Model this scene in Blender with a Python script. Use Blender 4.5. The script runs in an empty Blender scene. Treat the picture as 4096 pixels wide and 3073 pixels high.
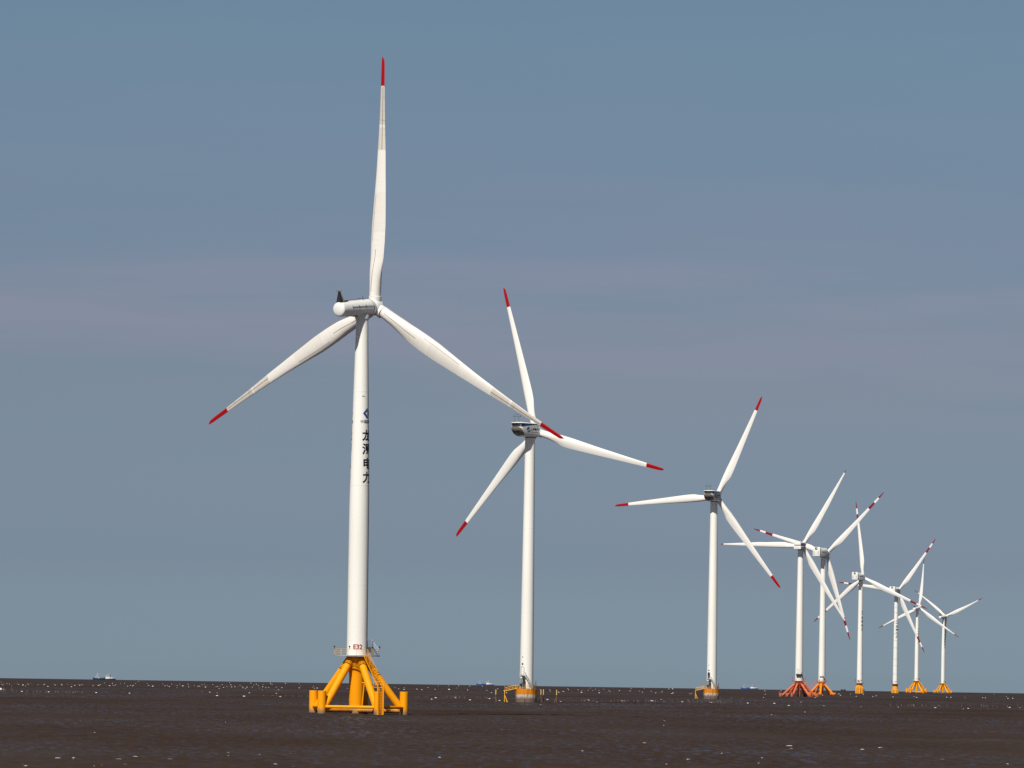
import bpy, bmesh, math, random
import numpy as np
from mathutils import Vector, Matrix, Euler
R = math.radians
random.seed(7)
sc = bpy.context.scene
col = sc.collection

# ---------------------------------------------------------------- camera, sky, sun, exposure
EARTH = 7.4e6                      # earth radius with refraction: the sea really curves away
CAM_H = 7.3
cam_d = bpy.data.cameras.new('camera')
cam_d.sensor_width = 36; cam_d.sensor_fit = 'HORIZONTAL'; cam_d.lens = 250.49
cam_d.clip_start = 1.0; cam_d.clip_end = 60000
cam = bpy.data.objects.new('camera', cam_d); col.objects.link(cam)
_r = Vector((0.999889, -0.00060938, 0.01488698)); _u = Vector((-0.01489945, -0.04089503, 0.99905235)); _f = Vector((0.0, 0.99916326, 0.04089957))
cam.matrix_world = Matrix(((_r.x, _u.x, -_f.x, 0), (_r.y, _u.y, -_f.y, 0), (_r.z, _u.z, -_f.z, CAM_H), (0, 0, 0, 1)))
sc.camera = cam

SUN_AZ, SUN_EL = R(22), R(44)      # behind the camera, to the left
sun_dir = Vector((-math.sin(SUN_AZ)*math.cos(SUN_EL), -math.cos(SUN_AZ)*math.cos(SUN_EL), math.sin(SUN_EL)))
sun_d = bpy.data.lights.new('sun', 'SUN'); sun_d.energy = 5.0; sun_d.angle = R(0.53); sun_d.color = (1.0, 0.965, 0.895)
sun = bpy.data.objects.new('sun', sun_d); col.objects.link(sun)
sun.rotation_euler = sun_dir.to_track_quat('Z', 'Y').to_euler(); sun.location = (-300, -300, 400)

w = bpy.data.worlds.new('World'); sc.world = w; w.use_nodes = True
nt = w.node_tree; nt.nodes.clear()
sky = nt.nodes.new('ShaderNodeTexSky'); sky.sky_type = 'NISHITA'; sky.sun_disc = False
sky.sun_elevation = SUN_EL; sky.sun_rotation = math.atan2(sun_dir.x, sun_dir.y)
sky.altitude = 0; sky.air_density = 0.5; sky.dust_density = 0.5; sky.ozone_density = 1.0
# colour grade of the lower sky by elevation (the air near the sea is bluer and clearer than the sky model's)
tcg = nt.nodes.new('ShaderNodeTexCoord'); sepg = nt.nodes.new('ShaderNodeSeparateXYZ'); nt.links.new(tcg.outputs['Generated'], sepg.inputs[0])
mrg = nt.nodes.new('ShaderNodeMapRange'); mrg.inputs[1].default_value = 0.0; mrg.inputs[2].default_value = 0.20; nt.links.new(sepg.outputs[2], mrg.inputs[0])
grade = nt.nodes.new('ShaderNodeValToRGB'); nt.links.new(mrg.outputs[0], grade.inputs[0])
GRADE = [(0.0016, (0.89, 1.007, 1.173)), (0.016, (0.758, 0.806, 0.941)), (0.041, (0.865, 0.823, 0.84)), (0.066, (0.942, 0.905, 0.901)), (0.091, (0.992, 1.048, 0.973)), (0.2, (1.059, 1.067, 0.998))]
for i, (z, c) in enumerate(GRADE):
    e = grade.color_ramp.elements[i] if i < 2 else grade.color_ramp.elements.new(0.5)
    e.position = z/0.2; e.color = tuple(c)+(1,)
tint = nt.nodes.new('ShaderNodeMix'); tint.data_type = 'RGBA'; tint.blend_type = 'MULTIPLY'; tint.inputs[0].default_value = 1.0
nt.links.new(grade.outputs[0], tint.inputs[7])
# a faint veil of high thin cloud across the lower sky
tc = nt.nodes.new('ShaderNodeTexCoord'); mp = nt.nodes.new('ShaderNodeMapping'); mp.inputs['Scale'].default_value = (9, 9, 120)
nz = nt.nodes.new('ShaderNodeTexNoise'); nz.inputs['Scale'].default_value = 1.0; nz.inputs['Detail'].default_value = 5; nz.inputs['Roughness'].default_value = 0.55
rp = nt.nodes.new('ShaderNodeMapRange'); rp.inputs[1].default_value = 0.36; rp.inputs[2].default_value = 0.60
band = nt.nodes.new('ShaderNodeValToRGB'); band.color_ramp.interpolation = 'EASE'
BAND = ((0.0, .08), (0.16, .16), (0.265, .95), (0.33, .20), (0.5, .10), (1.0, .3))
for i, (z, c) in enumerate(BAND):
    e = band.color_ramp.elements[i] if i < 2 else band.color_ramp.elements.new(0.9)
    e.position = z; e.color = (c, c, c, 1)
vm = nt.nodes.new('ShaderNodeMath'); vm.operation = 'MULTIPLY'
veil = nt.nodes.new('ShaderNodeMix'); veil.data_type = 'RGBA'; veil.blend_type = 'MULTIPLY'
veil.inputs[7].default_value = (1.26, 1.04, 1.05, 1)
bg = nt.nodes.new('ShaderNodeBackground'); bg.inputs['Strength'].default_value = 0.05
ow = nt.nodes.new('ShaderNodeOutputWorld')
L = nt.links.new
L(sky.outputs[0], tint.inputs[6])
L(tc.outputs['Generated'], mp.inputs[0]); L(mp.outputs[0], nz.inputs['Vector']); L(nz.outputs['Fac'], rp.inputs[0])
L(mrg.outputs[0], band.inputs[0]); L(rp.outputs[0], vm.inputs[0]); L(band.outputs[0], vm.inputs[1]); L(vm.outputs[0], veil.inputs[0]); L(tint.outputs[2], veil.inputs[6]); L(veil.outputs[2], bg.inputs['Color']); L(bg.outputs[0], ow.inputs[0])

sc.view_settings.view_transform = 'Standard'; sc.view_settings.look = 'None'
sc.view_settings.exposure = 0.0; sc.view_settings.gamma = 1.0; sc.view_settings.use_curve_mapping = False
sc.render.resolution_x, sc.render.resolution_y = 1024, 768
sc.cycles.max_bounces = 6

# ---------------------------------------------------------------- materials
def nodemat(name):
    m = bpy.data.materials.new(name); m.use_nodes = True
    return m, m.node_tree, m.node_tree.nodes['Principled BSDF']

def paint(name, c, rough=0.45, spec=0.4, var=0.06, scale=0.6, stretch=(1, 1, 0.25), grime=None, grime_pos=(0.62, 0.8), metal=0.0):
    """painted surface: base colour with faint mottling, optional streaky grime of another colour"""
    m, t, b = nodemat(name)
    tcn = t.nodes.new('ShaderNodeTexCoord'); mpn = t.nodes.new('ShaderNodeMapping'); mpn.inputs['Scale'].default_value = stretch
    n = t.nodes.new('ShaderNodeTexNoise'); n.inputs['Scale'].default_value = scale; n.inputs['Detail'].default_value = 6
    r = t.nodes.new('ShaderNodeValToRGB')
    r.color_ramp.elements[0].position = 0.3; r.color_ramp.elements[1].position = 0.7
    r.color_ramp.elements[0].color = tuple(x*(1-var) for x in c)+(1,); r.color_ramp.elements[1].color = tuple(min(1, x*(1+var)) for x in c)+(1,)
    t.links.new(tcn.outputs['Object'], mpn.inputs[0]); t.links.new(mpn.outputs[0], n.inputs['Vector']); t.links.new(n.outputs['Fac'], r.inputs[0])
    out = r.outputs[0]
    if grime:
        mp2 = t.nodes.new('ShaderNodeMapping'); mp2.inputs['Scale'].default_value = (2.2, 2.2, 0.22); mp2.inputs['Location'].default_value = (3.1, 1.7, 0)
        n2 = t.nodes.new('ShaderNodeTexNoise'); n2.inputs['Scale'].default_value = 1.0; n2.inputs['Detail'].default_value = 7; n2.inputs['Roughness'].default_value = 0.65
        r2 = t.nodes.new('ShaderNodeValToRGB'); r2.color_ramp.elements[0].position, r2.color_ramp.elements[1].position = grime_pos
        r2.color_ramp.elements[0].color = (0, 0, 0, 1); r2.color_ramp.elements[1].color = (1, 1, 1, 1)
        mx = t.nodes.new('ShaderNodeMix'); mx.data_type = 'RGBA'; mx.inputs[7].default_value = tuple(grime)+(1,)
        t.links.new(tcn.outputs['Object'], mp2.inputs[0]); t.links.new(mp2.outputs[0], n2.inputs['Vector']); t.links.new(n2.outputs['Fac'], r2.inputs[0])
        t.links.new(r2.outputs[0], mx.inputs[0]); t.links.new(out, mx.inputs[6]); out = mx.outputs[2]
    t.links.new(out, b.inputs['Base Color'])
    b.inputs['Roughness'].default_value = rough; b.inputs['Specular IOR Level'].default_value = spec; b.inputs['Metallic'].default_value = metal
    return m

def tide_paint(name, c, stain=(0.17, 0.13, 0.10), low=(0.3, 1.5), top=None, rust=(0.20, 0.07, 0.015), rust_pos=(0.58, 0.78)):
    """steel or concrete standing in the tide: a stained band of mud above the water, rust streaks, optionally another colour above a height"""
    m, t, b = nodemat(name)
    tcn = t.nodes.new('ShaderNodeTexCoord'); sep = t.nodes.new('ShaderNodeSeparateXYZ'); t.links.new(tcn.outputs['Object'], sep.inputs[0])
    def mix(fac, a, bb):
        mx = t.nodes.new('ShaderNodeMix'); mx.data_type = 'RGBA'
        t.links.new(fac, mx.inputs[0])
        for v, i in ((a, 6), (bb, 7)):
            if isinstance(v, tuple): mx.inputs[i].default_value = v+(1,)
            else: t.links.new(v, mx.inputs[i])
        return mx.outputs[2]
    def ramp(src, p0, p1):
        mr = t.nodes.new('ShaderNodeMapRange'); mr.inputs[1].default_value = p0; mr.inputs[2].default_value = p1
        mr.interpolation_type = 'SMOOTHSTEP'; t.links.new(src, mr.inputs[0]); return mr.outputs[0]
    def noise(scale, loc, detail=6):
        mpn = t.nodes.new('ShaderNodeMapping'); mpn.inputs['Scale'].default_value = scale; mpn.inputs['Location'].default_value = loc
        n = t.nodes.new('ShaderNodeTexNoise'); n.inputs['Scale'].default_value = 1.0; n.inputs['Detail'].default_value = detail; n.inputs['Roughness'].default_value = 0.6
        t.links.new(tcn.outputs['Object'], mpn.inputs[0]); t.links.new(mpn.outputs[0], n.inputs['Vector']); return n.outputs['Fac']
    base = c
    if top: base = mix(ramp(sep.outputs[2], top[0]-0.01, top[0]+0.01), c, top[1])
    streak = ramp(noise((2.4, 2.4, 0.12), (0.7, 2.2, 0)), *rust_pos)
    base = mix(streak, base, rust)
    wob = t.nodes.new('ShaderNodeMath'); wob.operation = 'MULTIPLY_ADD'; wob.inputs[1].default_value = -1.3
    t.links.new(noise((1.1, 1.1, 0.35), (5, 1, 2)), wob.inputs[0]); t.links.new(sep.outputs[2], wob.inputs[2])
    add = t.nodes.new('ShaderNodeMath'); add.operation = 'ADD'; add.inputs[1].default_value = 0.65; t.links.new(wob.outputs[0], add.inputs[0])
    f = ramp(add.outputs[0], low[0], low[1])
    base = mix(f, stain, base)
    t.links.new(base, b.inputs['Base Color']); b.inputs['Roughness'].default_value = 0.55; b.inputs['Specular IOR Level'].default_value = 0.2
    return m

def flat(name, c, rough=0.5, spec=0.4, metal=0.0):
    return paint(name, c, rough, spec, 0.08, 1.5, (1, 1, 1), metal=metal)

WHITE = (0.79, 0.765, 0.71)
M_tower = paint('tower white paint', WHITE, 0.42, 0.35, 0.03, 0.15, (1, 1, 0.3), grime=(0.55, 0.51, 0.44), grime_pos=(0.62, 0.95))
M_blade = paint('blade white gelcoat', (0.79, 0.76, 0.715), 0.42, 0.35, 0.03, 0.2, (1, 1, 0.2))
M_blade_old = None
M_nac = paint('nacelle white paint', (0.74, 0.73, 0.70), 0.42, 0.4, 0.04, 0.5)
M_red = paint('blade tip red paint', (0.33, 0.002, 0.004), 0.5, 0.2, 0.06, 0.4)
M_crim = paint('faded crimson paint', (0.21, 0.010, 0.025), 0.45, 0.4, 0.08, 0.4)
M_yel = paint('yellow paint', (0.84, 0.315, 0.001), 0.5, 0.25, 0.05, 0.5, grime=(0.42, 0.14, 0.01), grime_pos=(0.66, 0.9))
M_yel_tide = tide_paint('yellow tide-stained paint', (0.84, 0.315, 0.001), stain=(0.22, 0.15, 0.09), low=(0.2, 1.4), rust=(0.45, 0.17, 0.02), rust_pos=(0.62, 0.85))
M_gang = paint('gangway yellow paint', (0.86, 0.44, 0.03), 0.5, 0.25, 0.08, 1.0)
M_yel_pale = paint('pale yellow rail paint', (0.72, 0.47, 0.14), 0.5, 0.3, 0.1, 2.0)
M_orange = tide_paint('orange tide-stained paint', (0.82, 0.22, 0.02), stain=(0.10, 0.05, 0.03), low=(-0.2, 0.8), rust=(0.40, 0.08, 0.01), rust_pos=(0.60, 0.85))
M_amber = tide_paint('amber tide-stained paint', (0.80, 0.33, 0.03), stain=(0.22, 0.11, 0.03), low=(-0.5, 0.5), rust=(0.45, 0.15, 0.01), rust_pos=(0.55, 0.8))
M_salmon = tide_paint('salmon red oxide paint', (0.60, 0.13, 0.055), stain=(0.22, 0.11, 0.08), low=(0.0, 1.6), rust=(0.40, 0.07, 0.03), rust_pos=(0.58, 0.85))
M_drum = tide_paint('concrete with orange band', (0.46, 0.42, 0.37), stain=(0.14, 0.105, 0.085), low=(0.9, 2.0), top=(2.25, (0.62, 0.20, 0.004)), rust=(0.24, 0.085, 0.012), rust_pos=(0.45, 0.62))
M_rust = paint('rusty brown steel', (0.16, 0.085, 0.06), 0.7, 0.2, 0.3, 3.0, (1, 1, 0.4))
M_dark = flat('dark steel', (0.022, 0.022, 0.026), 0.5, 0.4)
M_black = flat('black lettering paint', (0.006, 0.006, 0.010), 0.6, 0.2)
M_redtxt = flat('red lettering paint', (0.33, 0.008, 0.008), 0.6, 0.2)
M_blue = flat('emblem blue paint', (0.008, 0.05, 0.20), 0.5, 0.3)
M_green = flat('emblem green paint', (0.02, 0.17, 0.07), 0.5, 0.3)
M_teal = flat('faded teal paint', (0.13, 0.28, 0.28), 0.5, 0.3)
M_galv = flat('galvanised steel', (0.42, 0.42, 0.41), 0.45, 0.5, 0.3)
M_under = flat('dark grey nacelle panel', (0.155, 0.142, 0.128), 0.5, 0.4)
M_grey = flat('grey cabinet paint', (0.22, 0.225, 0.22), 0.5, 0.4)
M_seam = flat('grey sealing strip', (0.16, 0.13, 0.10), 0.7, 0.2)
M_glass, _t, _b = nodemat('blue tinted glazing'); _b.inputs['Base Color'].default_value = (0.03, 0.115, 0.30, 1); _b.inputs['Roughness'].default_value = 0.2; _b.inputs['Specular IOR Level'].default_value = 0.5
M_float = flat('white foam block', (0.86, 0.85, 0.82), 0.7, 0.2)
M_redfloat = flat('red plastic float', (0.45, 0.01, 0.01), 0.5, 0.3)
M_hull = paint('blue hull paint', (0.02, 0.075, 0.21), 0.5, 0.4, 0.15, 0.5)
M_hull_dark = paint('dark navy hull paint', (0.014, 0.022, 0.085), 0.5, 0.4, 0.2, 0.5)
M_cabin = paint('white cabin paint', (0.62, 0.60, 0.56), 0.5, 0.4, 0.05, 0.6, grime=(0.35, 0.18, 0.08), grime_pos=(0.64, 0.85))
M_net = flat('dark green net', (0.018, 0.085, 0.075), 0.9, 0.1)
M_wood = paint('weathered wood', (0.24, 0.15, 0.10), 0.8, 0.1, 0.25, 4.0)

# blades of the nearest turbine: grubby panels and tape patches near the tip, each with its own shape along the span
def dirty_blade(name):
    m, t, b = nodemat(name)
    tcn = t.nodes.new('ShaderNodeTexCoord'); sep = t.nodes.new('ShaderNodeSeparateXYZ'); t.links.new(tcn.outputs['Object'], sep.inputs[0])
    cr = t.nodes.new('ShaderNodeValToRGB'); cr.color_ramp.interpolation = 'CONSTANT'
    mr = t.nodes.new('ShaderNodeMapRange'); mr.inputs[1].default_value = 0; mr.inputs[2].default_value = 45.5
    t.links.new(sep.outputs[2], mr.inputs[0]); t.links.new(mr.outputs[0], cr.inputs[0])
    els = cr.color_ramp.elements
    W1, W2, W3, W4 = (0.75, 0.71, 0.655, 1), (0.72, 0.677, 0.62, 1), (0.59, 0.545, 0.49, 1), (0.68, 0.64, 0.59, 1)
    els[0].position = 0; els[0].color = W1; els[1].position = 0.30; els[1].color = W2
    for p, c in ((0.455, W1), (0.628, W3), (0.715, W4), (0.73, (0.53, 0.49, 0.44, 1))):
        e = els.new(p); e.color = c
    mpn = t.nodes.new('ShaderNodeMapping'); mpn.inputs['Scale'].default_value = (0.5, 0.5, 2.6)
    n = t.nodes.new('ShaderNodeTexNoise'); n.inputs['Scale'].default_value = 1.0; n.inputs['Detail'].default_value = 7
    t.links.new(tcn.outputs['Object'], mpn.inputs[0]); t.links.new(mpn.outputs[0], n.inputs['Vector'])
    r2 = t.nodes.new('ShaderNodeValToRGB'); r2.color_ramp.elements[0].position = 0.52; r2.color_ramp.elements[1].position = 0.70
    r2.color_ramp.elements[0].color = (0, 0, 0, 1); r2.color_ramp.elements[1].color = (1, 1, 1, 1); t.links.new(n.outputs['Fac'], r2.inputs[0])
    span = t.nodes.new('ShaderNodeMapRange'); span.inputs[1].default_value = 30; span.inputs[2].default_value = 39; span.inputs[3].default_value = 0.06; span.inputs[4].default_value = 0.8
    t.links.new(sep.outputs[2], span.inputs[0])
    mul = t.nodes.new('ShaderNodeMath'); mul.operation = 'MULTIPLY'; t.links.new(r2.outputs[0], mul.inputs[0]); t.links.new(span.outputs[0], mul.inputs[1])
    mx = t.nodes.new('ShaderNodeMix'); mx.data_type = 'RGBA'; mx.inputs[7].default_value = (0.22, 0.19, 0.16, 1)
    t.links.new(mul.outputs[0], mx.inputs[0]); t.links.new(cr.outputs[0], mx.inputs[6]); t.links.new(mx.outputs[2], b.inputs['Base Color'])
    b.inputs['Roughness'].default_value = 0.45; b.inputs['Specular IOR Level'].default_value = 0.35
    return m
M_blade_old = dirty_blade('weathered blade gelcoat')

# ---------------------------------------------------------------- mesh helpers
class MB:
    """collects shapes; build() links them as one mesh object"""
    def __init__(s): s.v, s.f = [], []
    def add(s, vs, fs):
        o = len(s.v); s.v += [tuple(p) for p in vs]; s.f += [tuple(i+o for i in q) for q in fs]; return s
    def box(s, c, size, rz=0.0, rx=0.0):
        M = Matrix.Translation(c) @ Matrix.Rotation(rz, 4, 'Z') @ Matrix.Rotation(rx, 4, 'X'); a, b, d = (x/2 for x in size)
        vs = [M @ Vector((x*a, y*b, z*d)) for z in (-1, 1) for (x, y) in ((-1, -1), (1, -1), (1, 1), (-1, 1))]
        return s.add(vs, [(0, 3, 2, 1), (4, 5, 6, 7), (0, 1, 5, 4), (1, 2, 6, 5), (2, 3, 7, 6), (3, 0, 4, 7)])
    def rbox(s, c, size, bev, seg=3, rz=0.0, rx=0.0):
        bm = bmesh.new(); bmesh.ops.create_cube(bm, size=1)
        for v in bm.verts: v.co = Vector((v.co.x*size[0], v.co.y*size[1], v.co.z*size[2]))
        bmesh.ops.bevel(bm, geom=bm.edges[:], offset=bev, segments=seg, affect='EDGES', profile=0.5)
        M = Matrix.Translation(c) @ Matrix.Rotation(rz, 4, 'Z') @ Matrix.Rotation(rx, 4, 'X')
        bm.verts.index_update(); s.add([M @ v.co for v in bm.verts], [[v.index for v in f.verts] for f in bm.faces]); bm.free(); return s
    def tube(s, p0, p1, r0, r1=None, n=10, caps=True):
        p0, p1 = Vector(p0), Vector(p1); r1 = r0 if r1 is None else r1
        q = (p1-p0).to_track_quat('Z', 'Y'); vs = []
        for p, r in ((p0, r0), (p1, r1)):
            vs += [p + q @ Vector((r*math.cos(2*math.pi*i/n), r*math.sin(2*math.pi*i/n), 0)) for i in range(n)]
        fs = [(i, (i+1) % n, n+(i+1) % n, n+i) for i in range(n)]
        if caps: fs += [tuple(range(n-1, -1, -1)), tuple(range(n, 2*n))]
        return s.add(vs, fs)
    def path(s, pts, r, n=6):
        for a, b in zip(pts[:-1], pts[1:]): s.tube(a, b, r, r, n)
        return s
    def lathe(s, prof, n=32, M=None, caps=True):
        """prof: (radius, z) pairs round the Z axis"""
        M = M or Matrix.Identity(4); vs, fs = [], []
        for r, z in prof: vs += [M @ Vector((r*math.cos(2*math.pi*i/n), r*math.sin(2*math.pi*i/n), z)) for i in range(n)]
        for k in range(len(prof)-1):
            for i in range(n): fs.append((k*n+i, k*n+(i+1) % n, (k+1)*n+(i+1) % n, (k+1)*n+i))
        if caps: fs += [tuple(range(n-1, -1, -1)), tuple(range((len(prof)-1)*n, len(prof)*n))]
        return s.add(vs, fs)
    def loft(s, rings, caps=True):
        n = len(rings[0]); vs = [p for r in rings for p in r]; fs = []
        for k in range(len(rings)-1):
            for i in range(n): fs.append((k*n+i, k*n+(i+1) % n, (k+1)*n+(i+1) % n, (k+1)*n+i))
        if caps: fs += [tuple(range(n-1, -1, -1)), tuple(range((len(rings)-1)*n, len(rings)*n))]
        return s.add(vs, fs)
    def sphere(s, c, r, n=12, sq=(1, 1, 1)):
        prof = [(max(1e-3, r*math.sin(math.pi*k/8)), -r*math.cos(math.pi*k/8)) for k in range(9)]
        return s.lathe(prof, n, Matrix.Translation(c) @ Matrix.Diagonal((*sq, 1)))
    def split(s, co, no):
        """cut by a plane: two MBs, behind and in front of it"""
        out = []
        for inner in (True, False):
            bm = bmesh.new(); vs = [bm.verts.new(v) for v in s.v]
            for f in s.f: bm.faces.new([vs[i] for i in f])
            bmesh.ops.bisect_plane(bm, geom=bm.verts[:]+bm.edges[:]+bm.faces[:], plane_co=co, plane_no=no, clear_outer=inner, clear_inner=not inner)
            bm.verts.index_update(); m = MB(); m.add([v.co.copy() for v in bm.verts], [[v.index for v in f.verts] for f in bm.faces]); bm.free(); out.append(m)
        return out
    def build(s, name, mat, parent=None, M=None, sharp=35):
        me = bpy.data.meshes.new(name); me.from_pydata(s.v, [], s.f)
        me.update()
        bm = bmesh.new(); bm.from_mesh(me); bmesh.ops.recalc_face_normals(bm, faces=bm.faces[:]); bm.to_mesh(me); bm.free()
        me.polygons.foreach_set('use_smooth', [True]*len(me.polygons)); me.set_sharp_from_angle(angle=R(sharp))
        me.materials.append(mat)
        o = bpy.data.objects.new(name, me); col.objects.link(o)
        if parent: o.parent = parent
        if M is not None: o.matrix_local = M
        return o

def thing(name, label, cat, loc=(0, 0, 0), rz=0, group=None):
    o = bpy.data.objects.new(name, None); col.objects.link(o); o.location = loc; o.rotation_euler = (0, 0, rz)
    o['label'] = label; o['category'] = cat
    if group: o['group'] = group
    return o
def tag(o, label, cat, group=None):
    o['label'] = label; o['category'] = cat
    if group: o['group'] = group
    return o
def sea_z(x, y): return -(x*x+y*y)/(2*EARTH)

# ---------------------------------------------------------------- lettering (built-in font turned into thin mesh)
def glyphs(body, size, bold=0.0, sx=1.0):
    cu = bpy.data.curves.new('lettering', 'FONT'); cu.body = body; cu.size = size; cu.offset = bold*size
    cu.align_x = 'CENTER'; cu.align_y = 'CENTER'; cu.resolution_u = 4
    o = bpy.data.objects.new('lettering', cu); col.objects.link(o)
    dg = bpy.context.evaluated_depsgraph_get(); dg.update()
    me = bpy.data.meshes.new_from_object(o.evaluated_get(dg)); bpy.data.objects.remove(o); bpy.data.curves.remove(cu)
    for v in me.vertices: v.co.x *= sx
    return me
def shape_mesh(polys):
    me = bpy.data.meshes.new('mark'); vs, fs = [], []
    for p in polys:
        o = len(vs); vs += [(x, y, 0) for x, y in p]; fs.append(tuple(range(o, o+len(p))))
    me.from_pydata(vs, [], fs); return me
def finish_text(me, name, mat, parent, fn, step=0.15, M=None):
    """cut the flat mark into strips and bend it with fn(x, y) -> point"""
    bm = bmesh.new(); bm.from_mesh(me); bpy.data.meshes.remove(me)
    xs = [v.co.x for v in bm.verts]; x = math.ceil(min(xs)/step)*step
    while x < max(xs):
        bmesh.ops.bisect_plane(bm, geom=bm.verts[:]+bm.edges[:]+bm.faces[:], plane_co=(x, 0, 0), plane_no=(1, 0, 0)); x += step
    for v in bm.verts: v.co = fn(v.co.x, v.co.y)
    m2 = bpy.data.meshes.new(name); bm.to_mesh(m2); bm.free(); m2.materials.append(mat)
    o = bpy.data.objects.new(name, m2); col.objects.link(o); o.parent = parent
    if M is not None: o.matrix_local = M
    return o
def on_tower(me, name, mat, parent, ang, z, rad):
    """wrap a mark round the tower; ang 0 faces the viewer, + to the right; rad(z) is the tower radius"""
    def fn(x, y):
        r = rad(z+y)+0.02; a = R(ang)+x/rad(z); return Vector((r*math.sin(a), -r*math.cos(a), z+y))
    return finish_text(me, name, mat, parent, fn)
# ---------------------------------------------------------------- turbine blades
CHORD = {  # r/R -> chord (fraction of R), thickness/chord, twist degrees
 'A': ([0.04, .07, .11, .16, .20, .26, .33, .43, .53, .63, .73, .83, .90, .955, .985, 1.0],
       [.0455, .0462, .0500, .0600, .0665, .0705, .0702, .0585, .0465, .0375, .0272, .0205, .0170, .0155, .0130, .003],
       [1.0, 1.0, .80, .57, .45, .37, .31, .26, .235, .215, .20, .19, .18, .18, .18, .18],
       [12, 12, 12, 11.5, 10.5, 9, 7.5, 5.5, 4, 2.8, 1.8, 1, .5, 0, 0, 0]),
 'B': ([0.045, .08, .12, .17, .21, .27, .34, .44, .54, .64, .74, .84, .91, .96, .987, 1.0],
       [.047, .047, .0505, .061, .071, .0725, .067, .058, .050, .043, .036, .029, .0245, .0215, .0165, .003],
       [1.0, 1.0, .80, .57, .45, .37, .31, .26, .235, .215, .20, .19, .18, .18, .18, .18],
       [13, 13, 13, 12, 11, 9, 7.5, 5.5, 4, 2.8, 1.8, 1, .5, 0, 0, 0]),
}
CHORD['D'] = (CHORD['B'][0], [c*0.94 for c in CHORD['B'][1][:8]]+[.052, .042, .033, .024, .0185, .0145, .010, .003], CHORD['B'][2], CHORD['B'][3])
CHORD['C'] = (CHORD['B'][0], [.041, .041, .047, .060, .068, .067, .061, .0515, .0435, .036, .0295, .0235, .0195, .0140, .0075, .0012], CHORD['B'][2], CHORD['B'][3])

OFF = {'A': ([.04, .11, .18, .33, .43, .53, .63, .8, 1], [.56, .505, .41, .385, .335, .27, .22, .14, .16])}
for _k in 'BCD': OFF[_k] = ([.04, .12, .22, .5, 1], [.52, .47, .375, .33, .30])

def interp(xs, ys, x): return float(np.interp(x, xs, ys))

def blade_point(kind, Rr, r, a):
    """point of the blade skin at radius r; a runs round the section from the leading edge (a=0), a<pi on the side away from the wind"""
    xs, ch, th, tw = CHORD[kind]; q = r/Rr
    c = interp(xs, ch, q)*Rr; t = interp(xs, th, q); b = R(interp(xs, tw, q))
    k = min(1.0, max(0.0, (q-0.06)/0.15)); k = k*k*(3-2*k)                 # round root -> aerofoil
    xc = (1-math.cos(a))/2; sgn = 1 if math.sin(a) >= 0 else -1
    yt = 5*t*(0.2969*math.sqrt(max(0, xc))-0.126*xc-0.3516*xc**2+0.2843*xc**3-0.1036*xc**4)
    of = interp(OFF[kind][0], OFF[kind][1], q)
    ax, ay = (xc-of)*c, (-sgn*yt-0.10*t*4*xc*(1-xc)*k)*c
    cxp, cyp = (0.5-0.5*math.cos(a)-of)*c, -math.sin(a)*c*0.5
    X, Y = ax*k+cxp*(1-k), ay*k+cyp*(1-k)
    return Vector((X*math.cos(b)+Y*math.sin(b), -X*math.sin(b)+Y*math.cos(b), r))

def blade_skin(kind, Rr, r0, r1, tip=False, n=28):
    N = max(3, int((r1-r0)/Rr*46)); rr = [r0+(r1-r0)*i/N for i in range(N+1)]
    if tip: rr = sorted(set(rr+[Rr*.965, Rr*.985, Rr*.994]))
    m = MB(); m.loft([[blade_point(kind, Rr, r, 2*math.pi*i/n) for i in range(n)] for r in rr]); return m

def blade_strip(kind, Rr, r0, r1, a0, a1, width, out=0.02):
    """thin raised strip following the skin"""
    m = MB(); N = max(4, int((r1-r0)/1.2)); A, B, C_, D = [], [], [], []
    for i in range(N+1):
        r = r0+(r1-r0)*i/N; a = a0+(a1-a0)*i/N
        p = blade_point(kind, Rr, r, a); q = blade_point(kind, Rr, r, a+0.02); d = (q-p).normalized(); nrm = Vector((d.y, -d.x, 0))
        if nrm.y > 0: nrm = -nrm
        A.append(p-d*width/2-nrm*0.01); B.append(p+d*width/2-nrm*0.01); C_.append(p+d*width/2+nrm*out); D.append(p-d*width/2+nrm*out)
    m.loft([[A[i], B[i], C_[i], D[i]] for i in range(N+1)]); return m

def add_blades(root, kind, hub, psi, delta, Rr, bands, mat, red, old=False):
    """bands: list of (from, to) fractions painted red; the rest is white"""
    cuts = sorted(set([interp([0, 1], [0, 1], 0.042)]+[x for b in bands for x in b if x < 1]))
    for k in range(3):
        th = R(delta-120*k)
        M = Matrix.Translation(hub) @ Matrix.Rotation(-R(psi), 4, 'Z') @ Matrix.Rotation(R(5), 4, 'X') @ Matrix.Rotation(th, 4, 'Y') @ Matrix.Rotation(-R(3.2), 4, 'X')
        first = min(b[0] for b in bands)
        bl = blade_skin(kind, Rr, 0.042*Rr, first*Rr).build('blade', mat, root, M, 60)
        pos = first
        for b0, b1 in sorted(bands):
            if b0 > pos+1e-4: blade_skin(kind, Rr, pos*Rr, b0*Rr).build('white_band', mat, bl, None, 60)
            blade_skin(kind, Rr, b0*Rr, b1*Rr, b1 >= 1).build('red_tip' if b1 >= 1 else 'red_band', red, bl, None, 60); pos = b1
        if old:
            blade_strip(kind, Rr, 2.8, 10.5, 1.55, 1.62, 0.07).build('seam_strip', M_seam, bl)
            blade_strip(kind, Rr, 28.6, 40.0, 1.75, 1.85, 0.09).build('seam_strip', M_seam, bl)
            blade_strip(kind, Rr, 12.0, 20.5, 1.0, 1.0, 0.05, 0.012).build('seam_strip', M_seam, bl)

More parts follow.
